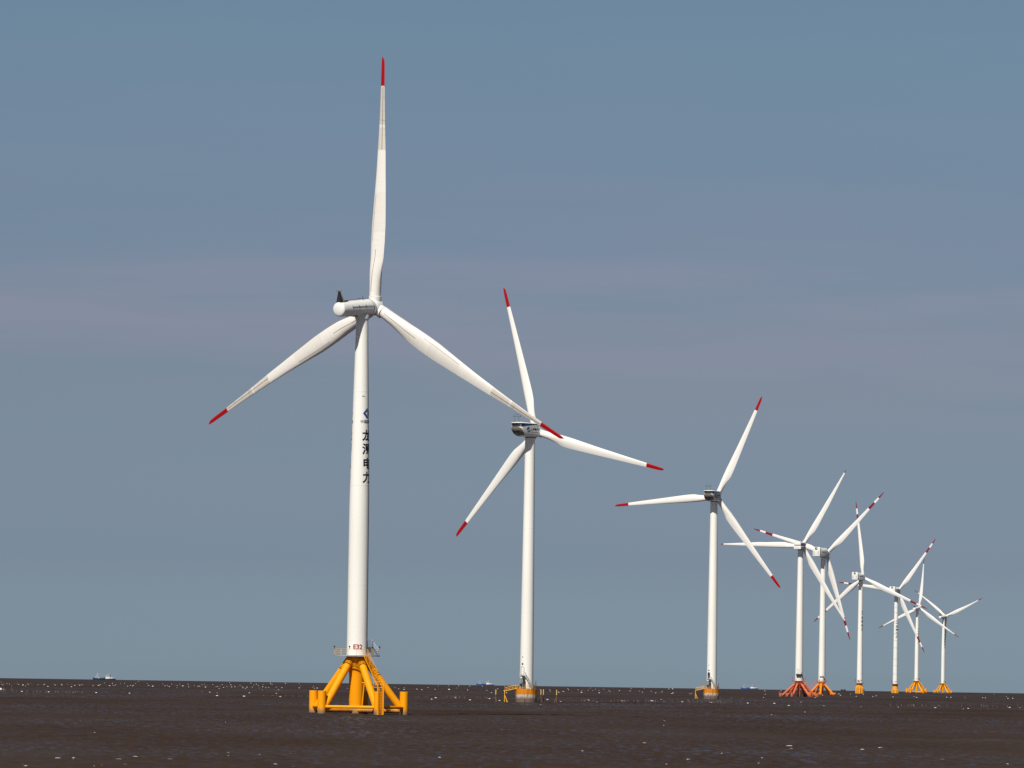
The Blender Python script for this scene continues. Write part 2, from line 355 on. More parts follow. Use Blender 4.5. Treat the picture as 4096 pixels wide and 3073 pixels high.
# ---------------------------------------------------------------- towers
def add_tower(root, prof, n=56, mat=None, rings=()):
    """prof: (z, radius) from the base up"""
    zs, rs = [p[0] for p in prof], [p[1] for p in prof]
    def rad(z): return float(np.interp(z, zs, rs))
    pts = []; steps = 40
    for i in range(steps+1):
        z = zs[0]+(zs[-1]-zs[0])*i/steps; pts.append((rad(z), z))
    t = MB().lathe(pts, n).build('tower', mat or M_tower, root)
    for z in rings: MB().lathe([(rad(z)+.004, z-.09), (rad(z)+.012, z-.08), (rad(z)+.012, z+.08), (rad(z)+.004, z+.09)], n, caps=False).build('flange_ring', M_tower, t)
    return t, rad

def dragon_text(t, rad, ang, zs, zlogo, zsmall, size, logo=(M_blue, M_green), line=None):
    for ch, z in zip('龙源电力', zs): on_tower(glyphs(ch, size, 0.026), 'lettering', M_black, t, ang, z, rad)
    on_tower(glyphs('中国国电', size*0.30, 0.012), 'lettering', M_black, t, ang-4, zsmall, rad)
    h = size*0.46
    # diamond emblem of two interlocking chevrons
    bl = [[(-1.0, 0), (-.10, .95), (.25, .95), (-.45, .05)], [(-1.0, 0), (-.45, .05), (.14, -.52), (.14, -.92), (-.10, -.95)], [(-.05, -.15), (.25, .12), (.25, -.5), (.1, -.35)]]
    gr = [[(-.25, .14), (.1, .62), (.6, .62), (.2, .28)], [(.2, .28), (.6, .62), (.62, .2), (.3, .1)], [(1.0, 0), (.25, -.92), (.25, -.55), (.62, -.02)], [(1.0, 0), (.62, -.02), (.62, .5)]]
    for polys, mt, nm in ((bl, logo[0], 'emblem'), (gr, logo[1], 'emblem')):
        on_tower(shape_mesh([[(x*h*0.92, y*h) for x, y in p] for p in polys]), nm, mt, t, ang, zlogo, rad)

# ---------------------------------------------------------------- platforms, railings, stairs
def ring_rail(parent, Rr, z, h, n, mat, name='railing', r=0.026, a0=0, a1=360, mids=(0.33, 0.66, 1.0)):
    m = MB(); full = abs(a1-a0) >= 359
    A = [R(a0+(a1-a0)*i/n) for i in range(n if full else n+1)]
    P = lambda a, zz: Vector((Rr*math.sin(a), -Rr*math.cos(a), zz))
    for a in A: m.tube(P(a, z), P(a, z+h), r*1.1, n=6)
    idx = [(A[i], A[(i+1) % len(A)]) for i in range(len(A) if full else len(A)-1)]
    for f in mids:
        for a, b in idx:
            if b < a: b += 2*math.pi
            mid = (a+b)/2
            m.tube(P(a, z+h*f), P(mid, z+h*f), r, n=6); m.tube(P(mid, z+h*f), P(b, z+h*f), r, n=6)
    return m.build(name, mat, parent)

def stair(root, p0, p1, width, mat, rail=1.0, steps=None, name='stair'):
    """inclined stair between two points with stringers, treads and handrails (a child part)"""
    p0, p1 = Vector(p0), Vector(p1); d = p1-p0; hd = Vector((d.x, d.y, 0)).normalized(); sd = Vector((-hd.y, hd.x, 0))
    m = MB(); q = [p0+sd*width/2, p1+sd*width/2, p0-sd*width/2, p1-sd*width/2]
    for a, b in ((q[0], q[1]), (q[2], q[3])):
        m.loft([[a+Vector((0, 0, .12))+sd*.03, a+Vector((0, 0, .12))-sd*.03, a-Vector((0, 0, .12))-sd*.03, a-Vector((0, 0, .12))+sd*.03],
                [b+Vector((0, 0, .12))+sd*.03, b+Vector((0, 0, .12))-sd*.03, b-Vector((0, 0, .12))-sd*.03, b-Vector((0, 0, .12))+sd*.03]])
    k = steps or int(abs(d.z)/0.24); rz = math.atan2(hd.y, hd.x)
    s = m.build(name, mat, root)
    tr = MB()
    for i in range(1, k): tr.box(p0+d*i/k, (0.24, width-.07, 0.035), rz)
    tr.build('treads', M_rust if mat is not M_galv else mat, s)
    h = MB(); up = Vector((0, 0, rail))
    for a, b in ((q[0], q[1]), (q[2], q[3])):
        h.tube(a+up, b+up, .032, n=6); h.tube(a+up*.5, b+up*.5, .025, n=6)
        for i in range(6): c = a+(b-a)*i/5; h.tube(c, c+up, .03, n=6)
    h.build('handrail', mat, s)
    return s

def ladder(root, x, y, z0, z1, width, mat, fender, gap=0.4, name='boat_ladder'):
    m = MB()
    for sx in (-1, 1): m.tube((x+sx*width/2, y, z0), (x+sx*width/2, y, z1), .045, n=8)
    z = z0+.15
    while z < z1: m.tube((x-width/2, y, z), (x+width/2, y, z), .028, n=6); z += 0.28
    l = m.build(name, mat, root)
    for sx in (-1, 1):
        f = MB(); f.tube((x+sx*(width/2+gap*.55), y-.1, z0-.6), (x+sx*(width/2+gap*.55), y-.1, z1+.25), .14, n=12)
        for zz in (z0+.8, z1-.4): f.tube((x+sx*(width/2+gap*.55), y-.1, zz), (x+sx*width/2*.9, y+.5, zz), .08, n=8)
        f.build('fender_post', mat, l)
    return l

def lamp(parent, x, y, z, h=0.55):
    m = MB(); m.tube((x, y, z), (x, y, z+h*.65), .035, n=6); m.lathe([(.10, 0), (.13, .05), (.13, .22), (.06, .30)], 10, Matrix.Translation((x, y, z+h*.6)))
    return m.build('lamp', M_dark, parent)

# ---------------------------------------------------------------- foundations
def multipod(root, n, phi0, rf, zp, mat, col_prof, brace, sleeve, plat, rail_mat, tie=None, radial=None, column_mat=None):
    """steel column on n raking braces that run down to pile sleeves"""
    f = MB().lathe(col_prof, 40).build('column', column_mat or mat, root)
    bR, rt, zt, rb, zb = brace; sR, s0, s1 = sleeve
    pos = lambda ph, r, z: Vector((r*math.sin(ph), -r*math.cos(ph), z))
    ph = [R(phi0+360*k/n) for k in range(n)]
    for a in ph:
        MB().tube(pos(a, rt, zt), pos(a, rb, zb), bR*1.02, bR*.95, 24).build('brace', mat, f)
        MB().lathe([(sR, s0), (sR, s1-.04), (sR-.04, s1), (sR-.16, s1), (sR-.16, s1-.25)], 24, Matrix.Translation(pos(a, rf, 0))).build('pile_sleeve', mat, f)
        if radial: MB().tube(pos(a, .6, radial[1]), pos(a, rf-sR*.5, radial[1]), radial[0], n=16).build('radial_tube', mat, f)
    if tie:
        for k in range(n):
            a, b = ph[k], ph[(k+1) % n]; p, q = pos(a, rf, tie[1]), pos(b, rf, tie[1]); d = (q-p).normalized()
            MB().tube(p+d*sR*.96, q-d*sR*.96, tie[0], n=14).build('tie_beam', mat, f)
    pR, rh = plat; pi = pR-1.05
    p = MB().lathe([(1.5, zp-.18), (pi, zp-.18), (pi, zp+.05), (1.5, zp+.05)], 48).build('platform', M_rust if rail_mat == M_salmon else M_galv, root)
    g = MB().lathe([(pR-.06, zp-.15), (pR, zp-.15), (pR, zp+.08), (pR-.06, zp+.08), (pR-.06, zp-.15)], 48, caps=False)
    for k in range(16): a = R(k*22.5+11); g.tube(pos(a, pi-.05, zp-.04), pos(a, pR-.04, zp-.04), .03, n=6)
    for q in (.35, .7): g.lathe([(pi+q-.02, zp-.02), (pi+q+.02, zp-.02), (pi+q+.02, zp+.04), (pi+q-.02, zp+.04), (pi+q-.02, zp-.02)], 40, caps=False)
    g.build('grating', M_rust if rail_mat == M_salmon else M_galv, p)
    ring_rail(p, pR-.08, zp+.06, rh, 16, rail_mat)
    return f, p

def pentapod_yellow(root, phi0, dz, detail, stair_side=True):
    zp = 10.65+dz
    f, p = multipod(root, 5, phi0, 8.75, zp, M_yel_tide,
        [(1.30, -3), (1.31, 1.2+dz), (1.30, 2.1+dz), (1.38, 2.5+dz), (1.36, 7.0+dz), (1.48, 7.9+dz), (1.78, 8.9+dz), (1.86, 9.6+dz), (1.86, zp-.10)],
        (.68, 1.25, 10.3+dz, 8.3, 1.0+dz), (.76, -3, 4.2+dz), (4.16, 1.1), M_yel_pale, tie=(.28, 1.35+dz), radial=(.40, .74+dz))
    for a in (-88, -18, 88): lamp(p, 4.1*math.sin(R(a)), -4.1*math.cos(R(a)), zp+1.1)
    # boat landing on the front right sleeve, its stair up to the platform
    a = R(phi0+72); lx, ly = 8.75*math.sin(a)+.45, -8.75*math.cos(a)-1.0
    ladder(root, lx, ly, -.6, 4.9+dz, 0.55, M_yel, None)
    lp = MB(); lp.box((lx-.35, ly+.85, 4.95+dz), (1.9, 1.4, .08))
    lp = lp.build('stair_landing', M_yel, root)
    h = MB(); c = [(-1.25, .2), (.55, .2), (.55, 1.5), (-1.25, 1.5)]
    for i in range(4):
        x, y = lx+c[i][0], ly+c[i][1]; x2, y2 = lx+c[(i+1) % 4][0], ly+c[(i+1) % 4][1]
        h.tube((x, y, 4.95+dz), (x, y, 6.0+dz), .035, n=6)
        if i != 2:
            for zz in (5.5, 6.0): h.tube((x, y, zz+dz), (x2, y2, zz+dz), .03, n=6)
    h.build('handrail', M_yel_pale, lp)
    stair(root, (lx-.15, ly+1.3, 5.0+dz), (1.62, -3.75, zp+.1), .85, M_yel, 1.05)
    m = MB(); m.tube((lx-.9, ly+1.3, 4.9+dz), (lx-.9, ly+2.6, 7.2+dz), .05, n=6); m.tube((lx-.3, ly+1.4, 4.9+dz), (lx-1.6, ly+2.8, 6.8+dz), .05, n=6)
    m.build('stair_bracket', M_yel, root)
    # cable pipe beside the column
    MB().path([(1.0, -1.5, 5.75+dz), (1.45, -1.5, 5.75+dz), (1.12, -1.6, 1.6+dz)], .10, 8).build('cable_pipe', M_yel, root)
    # tower door landing at the right-hand side
    zt = zp+1.55
    d = MB(); d.box((2.35, -.6, zt), (1.1, 1.6, .10)); d.box((2.2, -.9, zt-.55), (.7, .9, .9)); d.tube((2.75, -1.2, zp), (2.75, -1.2, zt), .06, n=6); d.tube((2.75, .1, zp), (2.75, .1, zt), .06, n=6)
    d = d.build('door_landing', M_dark, root)
    h = MB()
    for (x, y) in ((1.95, -1.38), (2.85, -1.38), (2.85, .18)): h.tube((x, y, zt), (x, y, zt+1.1), .035, n=6)
    for zz in (.4, .75, 1.1): h.path([(1.75, -1.38, zt+zz), (2.85, -1.38, zt+zz), (2.85, .18, zt+zz)], .03)
    h.build('handrail', M_dark, d)
    s = MB()
    for y in (-1.2, -.45): s.loft([[Vector((2.85, y, zt+.1)), Vector((2.85, y, zt-.1)), Vector((3.75, y, zp)), Vector((3.75, y, zp+.2))], [Vector((2.85, y+.05, zt+.1)), Vector((2.85, y+.05, zt-.1)), Vector((3.75, y+.05, zp)), Vector((3.75, y+.05, zp+.2))]])
    for i in range(6): s.box((2.9+.14*i, -.8, zt-.25*i), (.2, .7, .03))
    s.build('steps', M_dark, d)
    h = MB()
    for y in (-1.2, -.4): h.tube((2.6, y, zt+1.35), (3.95, y, zp+1.1), .045, n=6); h.tube((2.6, y, zt+.85), (3.95, y, zp+.6), .035, n=6)
    h.build('stair_rail', M_cabin, d)
    return zp

def drum_base(root, name_detail):
    """round concrete cap with an orange upper band; platform gear stands on it"""
    f = MB().lathe([(3.0, -3), (3.06, .2), (3.06, 3.82), (3.0, 3.9), (1.5, 3.9)], 64).build('concrete_drum', M_drum, root)
    r = ring_rail(root, 2.92, 3.9, 1.1, 18, M_yel_pale, r=.03)
    # gangway leaning on a trestle at the left
    g = MB(); y0 = -.4
    A, B = Vector((-2.7, y0, 4.0)), Vector((-6.15, y0, 3.15))
    for yy in (-.45, .45):
        o = Vector((0, yy, 0)); up = Vector((0, 0, .95))
        g.tube(A+o, B+o, .09, n=8); g.tube(A+o+up, B+o+up, .06, n=8); g.tube(A+o+up*.5, B+o+up*.5, .035, n=6)
        for i in range(9): p = A+(B-A)*i/8; g.tube(p+o, p+o+up, .04, n=6)
    for i in range(13): g.box(A+(B-A)*i/12, (.2, .9, .05))
    g = g.build('gangway', M_gang, root)
    tr = MB()
    for yy in (-.45, .45):
        tr.tube((-6.2, y0+yy, 3.2), (-6.25, y0+yy, -1.5), .10, n=10); tr.tube((-6.15, y0+yy, 1.9), (-4.95-.25*(yy > 0), y0+yy, -1.0), .11, n=10)
    for zz in (2.6, 1.7, .9, .2): tr.tube((-6.2, y0-.45, zz), (-6.2, y0+.45, zz), .05, n=6)
    tr.build('trestle', M_gang, g)
    # stubby raking fender in front
    MB().tube((-.75, -3.7, -1.0), (-.45, -3.2, 1.0), .12, n=10).build('fender_post', M_rust, root)
    # door high on the tower, its landing, stair and switch cabinet
    zt = 7.7
    d = MB(); d.box((-1.25, -2.35, zt), (1.7, 1.3, .10)); d = d.build('door_landing', M_galv, root)
    h = MB()
    for (x, y) in ((-2.05, -1.8), (-2.05, -2.95), (-.45, -2.95)): h.tube((x, y, zt), (x, y, zt+1.1), .035, n=6)
    for zz in (.4, .75, 1.1): h.path([(-2.05, -1.5, zt+zz), (-2.05, -2.95, zt+zz), (-.75, -2.95, zt+zz)], .03)
    h.build('handrail', M_galv, d)
    stair(root, (1.75, -2.55, 4.0), (-.5, -2.55, zt), .75, M_galv, 1.0)
    c = MB(); c.rbox((-1.55, -2.45, 6.05), (1.05, .95, 1.35), .05); c = c.build('switch_cabinet', M_grey, root)
    MB().box((-1.55, -2.45, 6.76), (1.25, 1.15, .06)).build('cabinet_roof', M_dark, c)
    l = MB(); l.box((-.72, -2.3, 6.0), (.5, .8, 1.4)); l.box((-1.2, -2.35, 4.95), (1.5, .9, .75)); l.build('equipment_rack', M_dark, root)
    l = MB()
    for x in (-2.0, -1.1): l.tube((x, -2.75, 3.9), (x, -2.75, 5.4), .06, n=6); l.tube((x+.3, -2.2, 3.9), (x, -2.75, 5.0), .05, n=6)
    l.build('cabinet_legs', M_galv, c)
    MB().lathe([(.30, 6.8), (.33, 6.9), (.33, 7.3), (.22, 7.5), (.22, 7.65)], 14, Matrix.Translation((-1.45, -2.4, 0))).build('vent_drum', M_cabin, c)
    pz = MB(); pz.tube((.42, -2.75, 3.9), (.42, -2.75, 6.4), .07, n=8); pz.tube((1.35, -2.3, 3.9), (1.35, -2.3, 5.2), .06, n=8); pz.build('stair_post', M_galv, root)
    for (x, y, hh) in ((2.5, -1.4, 1.9), (2.0, -2.0, 1.3), (2.75, .3, 2.4), (1.6, -2.4, 1.0), (-2.8, -.6, 1.5)): MB().tube((x, y, 3.9), (x, y, 3.9+hh), .05, n=6).build('davit_post', M_dark, root)
    m = MB(); m.box((2.2, -1.2, 4.5), (.7, .6, 1.0)); m.box((-.1+2.0, -2.0, 4.3), (.5, .4, .7)); m.build('cabinet', M_rust, root)
    return zt

def oval_door(t, rad, ang, z0, h, mat_frame, open_dark=False):
    """outline of an arched door on the tower"""
    n = 20; pts = []
    hw = h*.24
    for i in range(n): a = 2*math.pi*i/n; pts.append((hw*math.cos(a), (h/2-hw)*(1 if math.sin(a) > 0 else -1)+hw*math.sin(a)))
    ring = []; 
    for i in range(n):
        a, b = pts[i], pts[(i+1) % n]; ring.append([a, b, (b[0]*.78, b[1]*.90), (a[0]*.78, a[1]*.90)])
    on_tower(shape_mesh(ring), 'door_frame', mat_frame, t, ang, z0+h/2, rad)
    on_tower(shape_mesh([[(x*.77, y*.89) for x, y in pts]]), 'door', M_dark if open_dark else M_nac, t, ang, z0+h/2, rad)

# ---------------------------------------------------------------- nacelles
def nac_M(top, psi, tilt=0): return Matrix.Translation(top) @ Matrix.Rotation(-R(psi), 4, 'Z') @ Matrix.Rotation(R(tilt), 4, 'X')

def spinner(root, hub, psi, r, back, front, mat, cuff, cuff_r, delta):
    """hub shell along the shaft with three blade cuffs"""
    M = nac_M(hub, psi, 5) @ Matrix.Rotation(-math.pi/2, 4, 'X')
    prof = [(r*.80, -back), (r*.97, -back*.75), (r, -back*.2), (r, front*.25)]
    for i in range(1, 7): a = math.pi/2*i/6; prof.append((max(.02, r*math.cos(a)), front*.25+front*.75*math.sin(a)))
    h = MB().lathe(prof, 32).build('hub', mat, root, M)
    for k in range(3):
        th = R(delta-120*k)
        # hub local frame has +Z along the shaft; the blade direction lies in its XY plane
        Mc = Matrix.Rotation(math.pi/2, 4, 'X') @ Matrix.Rotation(th, 4, 'Y')
        MB().lathe([(cuff_r*.98, r*.35), (cuff_r*1.04, r*.80), (cuff_r*1.08, cuff-.12), (cuff_r*1.08, cuff), (cuff_r*.9, cuff+.02)], 28).build('blade_cuff', mat, h, Mc)
    return h

def nacelle_tube(root, top, psi, ov, hubz, delta):
    M = nac_M(top+Vector((0, 0, hubz-ov*math.tan(R(5)))), psi, 5); Q = Matrix.Rotation(-math.pi/2, 4, 'X')
    f = ov-1.55
    prof = [(.02, -7.75)]
    for a in (20, 40, 60, 75, 90): prof.append((1.30*math.sin(R(a)), -7.35-.40*math.cos(R(a))))
    prof += [(1.33, -7.0), (1.36, -6.0), (1.46, -3), (1.54, 0), (1.56, 1.6), (1.55, f-.25), (1.42, f)]
    b = MB().lathe(prof, 44, Q).build('nacelle', M_nac, root, M)
    MB().lathe([(1.565, f-.95), (1.575, f-.90), (1.575, f-.84), (1.565, f-.8)], 44, Q, False).build('seam_ring', M_seam, b)
    # weather mast: a dark fin with a cross bar of sensors
    m = MB(); m.loft([[Vector((-.55, -7.45, .9)), Vector((.55, -7.45, .9)), Vector((.55, -5.9, 1.3)), Vector((-.55, -5.9, 1.3))],
                      [Vector((-.48, -7.40, 1.45)), Vector((.48, -7.40, 1.45)), Vector((.48, -6.55, 1.45)), Vector((-.48, -6.55, 1.45))],
                      [Vector((-.10, -7.30, 3.25)), Vector((.10, -7.30, 3.25)), Vector((.10, -7.05, 3.25)), Vector((-.10, -7.05, 3.25))]])
    mm = m.build('weather_mast', M_dark, b)
    c = MB(); c.tube((-.6, -7.2, 3.33), (.6, -7.2, 3.33), .05, n=8)
    for x in (-.55, -.2, .2, .55): c.sphere((x, -7.2, 3.45), .12, 8)
    c.build('sensor_bar', M_grey, mm)
    s = MB(); s.loft([[Vector((.30, -6.6, 1.35)), Vector((.62, -6.6, 1.35)), Vector((.62, -6.2, 1.35)), Vector((.30, -6.2, 1.35))], [Vector((.02, -7.0, 3.2)), Vector((.14, -7.0, 3.2)), Vector((.14, -6.9, 3.2)), Vector((.02, -6.9, 3.2))]])
    s.build('mast_brace', M_grey, mm)
    h = MB(); h.box((0, -5.6, 1.42), (1.0, 1.0, .28)); h.build('roof_hatch', M_dark, b)
    # side rail with three brackets, roof rail
    h = MB(); rr = lambda y: 1.36+.03*(y+6)+.05
    def sp(y, a): r_ = 1.36+.0305*(y+6)+.06; return Vector((r_*math.cos(a), y, r_*math.sin(a)))
    h.path([sp(-4.9, .22), sp(-2.5, .22), sp(0, .22), sp(f-.9, .22)], .035)
    for y in (-4.9, -2.9, -.9): h.path([sp(y, .42), sp(y, .02)], .045)
    h.build('side_rail', M_dark, b)
    h = MB(); h.path([sp(-5.0, 1.35)+Vector((0, 0, .15)), sp(0, 1.35)+Vector((0, 0, .15)), sp(1.6, 1.35)+Vector((0, 0, .15))], .03)
    for y in (-5, -2.5, 0): h.tube(sp(y, 1.35), sp(y, 1.35)+Vector((0, 0, .18)), .03, n=6)
    h.tube(sp(-.6, 1.2), sp(-.6, 1.2)+Vector((0, 0, .75)), .05, n=6); h.path([sp(-2.2, 1.3)+Vector((0, 0, .25)), sp(-1.0, 1.3)+Vector((0, 0, .25))], .03)
    h.build('roof_rail', M_dark, b)
    MB().rbox((.5, -3.1, -1.40), (.5, 1.0, .2), .05).build('bottom_hatch', M_dark, b)
    MB().lathe([(1.25, -2.1), (1.32, -1.95), (1.34, -1.3)], 36, caps=False).build('yaw_collar', M_nac, b, Matrix.Rotation(-R(5), 4, 'X'))
    return b

def ring_pts(rear, front, hw, rr, rf, zf, n=8):
    pts = []
    for (cx, cy, r, a0) in ((hw-rf, front-rf, rf, 0), (-hw+rf, front-rf, rf, 90), (-hw+rr, rear+rr, rr, 180), (hw-rr, rear+rr, rr, 270)):
        for i in range(n): a = R(a0+90*i/(n-1)); x, y = cx+r*math.cos(a), cy+r*math.sin(a); pts.append(Vector((x, y, zf(y))))
    return pts

def nacelle_car(root, top, psi, ov, hubz, text=True):
    M = nac_M(top+Vector((0, 0, hubz)), psi, 0); F = 1.9
    def zm(y): k = min(1, max(0, (y+6.2)/6.4)); return 1.08+.96*k**2.4
    K = lambda z: (lambda y: z)
    lo = MB().loft([ring_pts(-4.0, F-.25, 1.55, .9, .3, K(-1.66)), ring_pts(-4.9, F-.05, 1.78, 1.1, .35, K(-1.52)), ring_pts(-6.1, F, 1.90, 1.3, .35, K(-1.15)), ring_pts(-7.0, F, 1.96, 1.4, .35, K(-.6)),
        ring_pts(-7.65, F, 2.0, 1.45, .35, K(.05)), ring_pts(-7.92, F, 2.0, 1.45, .35, K(.6)), ring_pts(-7.90, F, 1.99, 1.45, .35, zm), ring_pts(-7.6, F-.1, 1.80, 1.3, .35, zm)])
    rear, front = lo.split((0, -7.75, 1.0), (0, .70, .714))
    low = front.build('nacelle', M_nac, root, M, 50); rear.build('rear_panel', M_under, low, None, 50)
    MB().loft([ring_pts(-7.62, F-.12, 1.86, 1.3, .3, lambda y: zm(y)-.05), ring_pts(-7.55, F-.12, 1.86, 1.3, .3, lambda y: 2.10)]).build('rear_grille', M_dark, low)
    # blue glazing let into the right and left sides
    for sx in (1, -1):
        g = MB(); ys = [-6.05+.3*i for i in range(20)]
        g.loft([[Vector((sx*1.80, y, zm(y)+.01)), Vector((sx*1.925, y, zm(y)+.02)), Vector((sx*1.90, y, 2.06)), Vector((sx*1.80, y, 2.06))] for y in ys])
        g.build('side_window', M_glass, low)
        for yy in (-7.0,): MB().box((sx*1.45, yy-.15, 1.6), (.14, .22, .95), R(40*sx)).build('window_pillar', M_galv, low)
    roof = MB().loft([ring_pts(-8.0, F-.02, 2.02, 1.5, .35, K(2.05)), ring_pts(-8.1, F, 2.06, 1.55, .4, K(2.14)), ring_pts(-7.7, F, 2.0, 1.5, .4, lambda y: 2.36-.025*(y+8)), ring_pts(-6.6, F-.3, 1.6, 1.2, .4, lambda y: 2.50-.03*(y+8))]).build('roof', M_nac, low, None, 50)
    def vent(x, y, z, n, r):
        q = Vector(n).to_track_quat('Z', 'Y').to_matrix().to_4x4()
        MB().lathe([(r, -.12), (r, .015), (r*.8, .02)], 18, Matrix.Translation((x, y, z)) @ q @ Matrix.Diagonal((1.25, .8, 1, 1))).build('vent', M_dark, low)
    vent(-.80, -7.34, -.30, (0, -1, -.75), .42); vent(.62, -7.34, -.30, (.05, -1, -.75), .42); vent(.9, -5.3, -1.33, (0.1, -.35, -1), .40); vent(-.6, -5.3, -1.40, (0, -.35, -1), .45)
    # roof mast with sensors
    m = MB(); m.tube((-.9, -6.9, 2.4), (-.75, -6.9, 3.95), .035, n=6); m.tube((.75, -6.9, 2.4), (.40, -6.9, 3.95), .05, n=6)
    m.tube((-1.15, -6.9, 3.95), (1.15, -6.9, 3.95), .04, n=6); m.tube((-.7, -6.9, 4.5), (.7, -6.9, 4.5), .05, n=6)
    for x in (-1.15, 1.15): m.tube((x, -6.9, 3.9), (x, -6.9, 4.25), .09, n=8)
    m.build('weather_mast', M_dark, low)
    h = MB(); h.path([(1.5, -7.2, 2.62), (1.5, -2.0, 2.48), (1.5, 1.0, 2.38)], .035); h.path([(-1.5, -7.2, 2.62), (-1.5, 1.0, 2.38)], .035)
    for y in (-7.2, -5, -3, -1, 1): h.tube((1.5, y, 2.3), (1.5, y, 2.62-.03*(y+7.2)), .035, n=6)
    h.build('roof_rail', M_grey, low)
    # emblem and name on the right-hand side
    side = lambda y0, z0, s=1: (lambda x, y: Vector((2.012, y0+x, z0+y)))
    n = 28; arc = lambda a0, a1, r: [(r*math.cos(R(a0+(a1-a0)*i/n)), r*math.sin(R(a0+(a1-a0)*i/n))) for i in range(n+1)]
    e = 0.80; blue = arc(48, 196, e)+[(-.35*e, -.02*e), (-.1*e, .16*e), (.25*e, .30*e)]; green = arc(228, 376, e)+[(.35*e, .02*e), (.1*e, -.16*e), (-.25*e, -.30*e)]
    yc = -3.85
    blue, green = [[(x*1.2, y) for x, y in q] for q in (blue, green)]
    finish_text(shape_mesh([blue]), 'emblem', M_blue, low, side(yc, .28), 99); finish_text(shape_mesh([green]), 'emblem', M_green, low, side(yc, .28), 99)
    finish_text(glyphs('上海电气', .86, .03, 1.18), 'lettering', M_black, low, side(-.75, .42), 99)
    finish_text(glyphs('SHANGHAI ELECTRIC', .34, .018, 1.22), 'lettering', M_black, low, side(-.75, -.34), 99)
    MB().lathe([(1.50, -1.9), (1.50, -1.5)], 36, caps=False).build('yaw_collar', M_dark, low)
    MB().tube((0, F-.2, 0), (0, ov-.6, .0), 1.25, 1.15, 28).build('shaft_cover', M_dark, low)
    return low

def nacelle_box(root, top, psi, ov, hubz):
    M = nac_M(top+Vector((0, 0, hubz)), psi, 0)
    b = MB().rbox((0, -3.25, .22), (4.60, 10.5, 4.1), .28).build('nacelle', M_nac, root, M)
    rb = MB().rbox((0, -8.35, 1.02), (4.88, 1.1, 5.55), .30).build('rear_housing', M_nac, b)
    MB().box((0.05, -8.92, 2.88), (1.5, .05, 1.45)).build('rear_louvre', M_dark, rb); MB().box((.22, -8.955, 2.95), (.28, .03, .9)).build('louvre_bar', M_nac, rb)
    for x in (-1.42, 1.42):
        m = MB()
        for i in range(9): m.box((x, -8.915, -.9+.27*i), (.72, .05, .13))
        m.build('vent', M_galv, rb)
    for y in (-6.6, -4.9, -3.2, -1.5, .2):
        m = MB()
        for sx in (-1, 1): m.tube((sx*1.9, y-.5, 2.2), (sx*1.75, y+.1, 3.15), .17, n=8)
        m.tube((-1.75, y+.1, 3.15), (1.75, y+.1, 3.15), .17, n=8); m.build('roof_hoop', M_nac, b)
    MB().box((0, -3.0, 2.30), (3.2, 8.6, .12)).build('roof_walkway', M_dark, b)
    m = MB(); m.path([(-2.2, -8.5, 3.8), (-2.2, -8.5, 5.0)], .06); m.path([(-2.2, -8.5, 4.05), (1.6, -8.5, 4.05)], .06); m.tube((1.2, -8.5, 3.8), (1.2, -8.5, 4.3), .16, n=8); m.tube((-.5, -8.5, 3.8), (-.5, -8.5, 4.2), .1, n=8)
    m.build('weather_mast', M_grey, b)
    finish_text(glyphs('SINOVEL', 1.45, .03, 1.02), 'lettering', M_blue, b, lambda x, y: Vector((2.312, -2.9+x, .75+y)), 99)
    MB().box((2.30, -3.0, -.55), (.04, 8.8, .08)).build('seam_strip', M_grey, b)
    MB().lathe([(1.56, -2.1), (1.56, -1.6)], 36, caps=False).build('yaw_collar', M_dark, b)
    MB().tube((0, 2.0, 0), (0, ov-1.2, 0), 1.5, 1.3, 28).build('shaft_cover', M_nac, b)
    return b

def nacelle_ledge(root, top, psi, ov, hubz):
    M = nac_M(top+Vector((0, 0, hubz)), psi, 0)
    b = MB().rbox((0, -1.8, -.82), (3.68, 6.9, 1.72), .26).build('nacelle', M_nac, root, M)
    MB().box((0, -1.8, .18), (3.2, 6.5, .40)).build('dark_groove', M_dark, b)
    MB().rbox((0, -1.75, 1.06), (3.36, 6.7, 1.42), .18).build('upper_housing', M_nac, b)
    MB().box((1.69, -1.8, .58), (.04, 4.4, .30)).build('side_stripe', M_crim, b)
    for i, wd in enumerate((.42, .30, .36, .28)):
        MB().box((-.85+.55*i, -5.262, -.60), (wd, .02, .16)).build('lettering', M_crim, b)
    n = 20; e = .48
    blue = [(e*math.cos(2*math.pi*i/n), e*math.sin(2*math.pi*i/n)*1.1) for i in range(n)]
    finish_text(shape_mesh([blue]), 'emblem', M_blue, b, lambda x, y: Vector((1.853, .55+x, -.7+y)), 99)
    finish_text(shape_mesh([[(-.5, -.5), (-.1, -.5), (.2, .5), (-.2, .5)]]), 'emblem', M_blue, b, lambda x, y: Vector((1.853, -.9+x, -.75+y)), 99)
    m = MB(); m.path([(-1.2, -4.6, 1.7), (-1.25, -4.6, 2.5)], .05); m.path([(-1.2, -4.6, 2.2), (.3, -4.6, 2.2)], .05); m.box((.6, -3.0, 1.85), (.9, 1.2, .15)); m.build('weather_mast', M_grey, b)
    MB().lathe([(1.42, -2.0), (1.42, -1.6)], 36, caps=False).build('yaw_collar', M_dark, b)
    MB().tube((0, 1.2, 0), (0, ov-.5, 0), 1.3, 1.2, 28).build('shaft_cover', M_nac, b)
    return b
